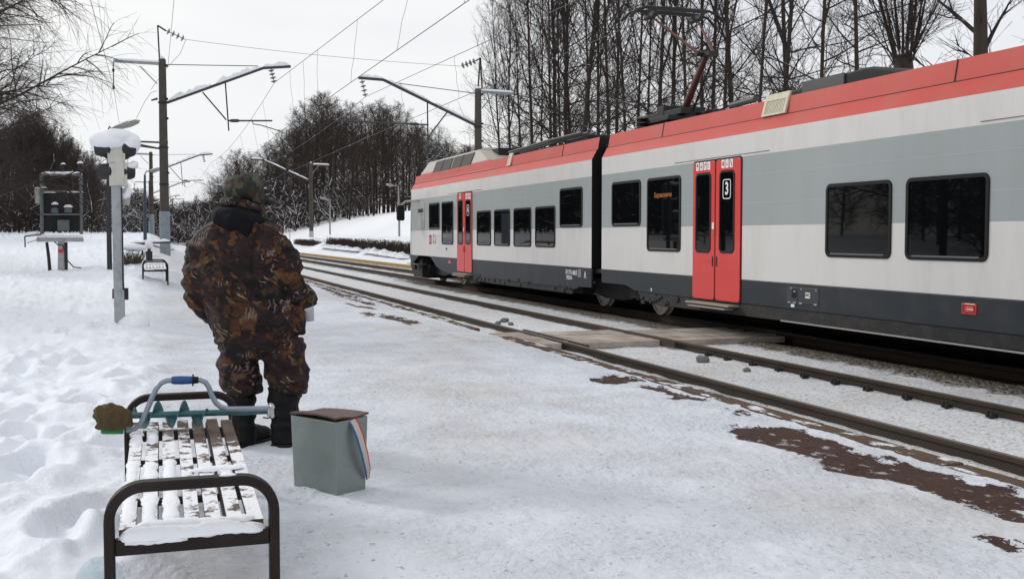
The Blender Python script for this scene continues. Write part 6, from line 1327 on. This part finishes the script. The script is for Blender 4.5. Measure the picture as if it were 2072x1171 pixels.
def hedges():
    g = G('hedge_twigs'); o = g.obj(); g.out(g.mix(g.noise(o, 6, 4), (.022, .014, .011), (.075, .05, .04)), .95); m_h = g.m
    def hedge(P, w, h, label, seed):
        pts = [hit(u, v) for u, v in P]; c = pts[0]; t = thing('clipped_hedge', tuple(c), label, 'hedge', 'hedges along the far platform'); rs = random.Random(seed); V, Fc, MI = [], [], []
        for i in range(len(pts) - 1):
            a, b = pts[i] - c, pts[i + 1] - c; n = int((b - a).length * 60)
            for k in range(n):
                q = a.lerp(b, rs.random()); x, y = q.x + rs.uniform(-w, w) / 2, q.y + rs.uniform(-w, w) / 2; z0 = q.z - .1; bp, _ = grow((x, y, z0), (rs.uniform(-.4, .4), rs.uniform(-.4, .4), 1), h * rs.uniform(.7, 1.1), 3, rs, 0, .25); tri(V, Fc, MI, bp, .018, .008, 0, 3)
        link('hedge_body', mesh_raw('hedge_body', V, Fc, MI, [m_h]), t)
        mb = snow_lump([p - c + Vector((0, 0, h * .93)) for p in pts], w * .62, .13, seed, .12, 10, amp=.4); mb.build('snow_cap', m_snowcap, t)
        for s0 in range(2 if seed > 1 else 0): snow_lump([p - c + Vector((-w * .6 - .15 * s0, 0, -.1)) for p in pts], .25, h * (.24 - .08 * s0), seed + 31 + s0, .15, 8, amp=.9).build('snow_heap', m_snowcap, t)
        return t
    hedge([(603, 492), (622, 494.5), (640, 496)], .9, .55, 'short snow-capped hedge at the foot of the whitewashed mast', 1)
    hedge([(669, 497), (700, 500.5), (728, 503), (748, 505)], 1.0, .78, 'long dark hedge below the far lamp, ending at a gap', 2)
    hedge([(757, 507), (785, 510), (815, 514), (850, 519)], 1.0, .85, 'thicker dark hedge disappearing behind the train cab', 3)
    b = hit(264, 530); t = thing('twiggy_bush', tuple(b), 'low dry brown bush under snow beside the signal post', 'bush'); rs = random.Random(2); V, Fc, MI = [], [], []
    for k in range(300): a = rs.uniform(0, 6.28); q = rs.random() ** .5 * .30; bp, _ = grow((q * math.cos(a), q * math.sin(a), -.1), (math.cos(a) * .5, math.sin(a) * .5, 1), rs.uniform(.25, .55), 4, rs, -.02, .22); tri(V, Fc, MI, bp, .008, .004, 0, 3)
    link('bush_twigs', mesh_raw('bush_twigs', V, Fc, MI, [M('dry_twig', (.12, .095, .065), .9, var=.4, vs=4)]), t)
    mb = MB(); mb.ell((.1, 0, .46), (.42, .4, .12), 18, 10); me = mb.mesh('snow_cap', m_snowcap); displace(me, lambda q: .06 * n3(q, 4, 3)); link('snow_cap', me, t)

# ------------------------------------------------------------------ build it all
_b = hit(313, 577); B2 = (_b.x, _b.y)
_s = hit(243, 655); MOUNDS += [(_s.x + .35, _s.y - .25, .55, .5, .06), (B2[0] - .55, B2[1] - 1.0, .38, .7, .17), (B2[0] - .1, B2[1] + 4, .9, 1.0, .08), (-.3, 27, .9, 1.5, .10)]
ground(); trackbed(); farbank(); tracks(); train()
bench(BX, BY0, BY1, .0, 'dark brown tubular bench with snowy slats in the foreground, holding the ice auger', 1)
bench(B2[0] + .02, B2[1], B2[1] + 2.05, _b.z - .02, 'half-buried second bench farther down the platform behind the signal post', 4, .56, 1)
tackle_box(); auger(); plastic_bag(); person()
for u, v, s, l in ((1021, 652, .085, 'dark stone between the rails, the bigger of a pair'), (1034, 658, .055, 'dark stone between the rails, the smaller of a pair'), (1422, 733, .09, 'grey icy stone between the rails near the crossing'), (1008, 656, .06, 'low stone just before the pair between the rails'), (1512, 752, .05, 'small brown stone between the rails by the far rail')): stone(u, v, s, l)
masts()
lamp(222, 545, (219, 262), (226, 262), (283, 244), m_lampdk, 'dark lamp post just behind the crossing signal with a long cobra head', None, 1.25, True)
lamp(294, 497, (293, 352), (303, 347), (325, 341), m_lampblue, 'blue lamp post beside the second concrete mast', None, 1.2, True)
lamp(668, 489, (668, 405), (661, 404), (647, 399), m_lampgrey, 'lamp on the far bank standing at the end of the long hedge', None, 1.3)
lamp(808, 486, (806, 378), (798, 376), (781, 373), m_lampgrey, 'lamp on the far bank nearest the train cab', None, 1.3)
signal(); stand(); plank_bench(); sign(); row_trees(); wood(); birch(); hedges()
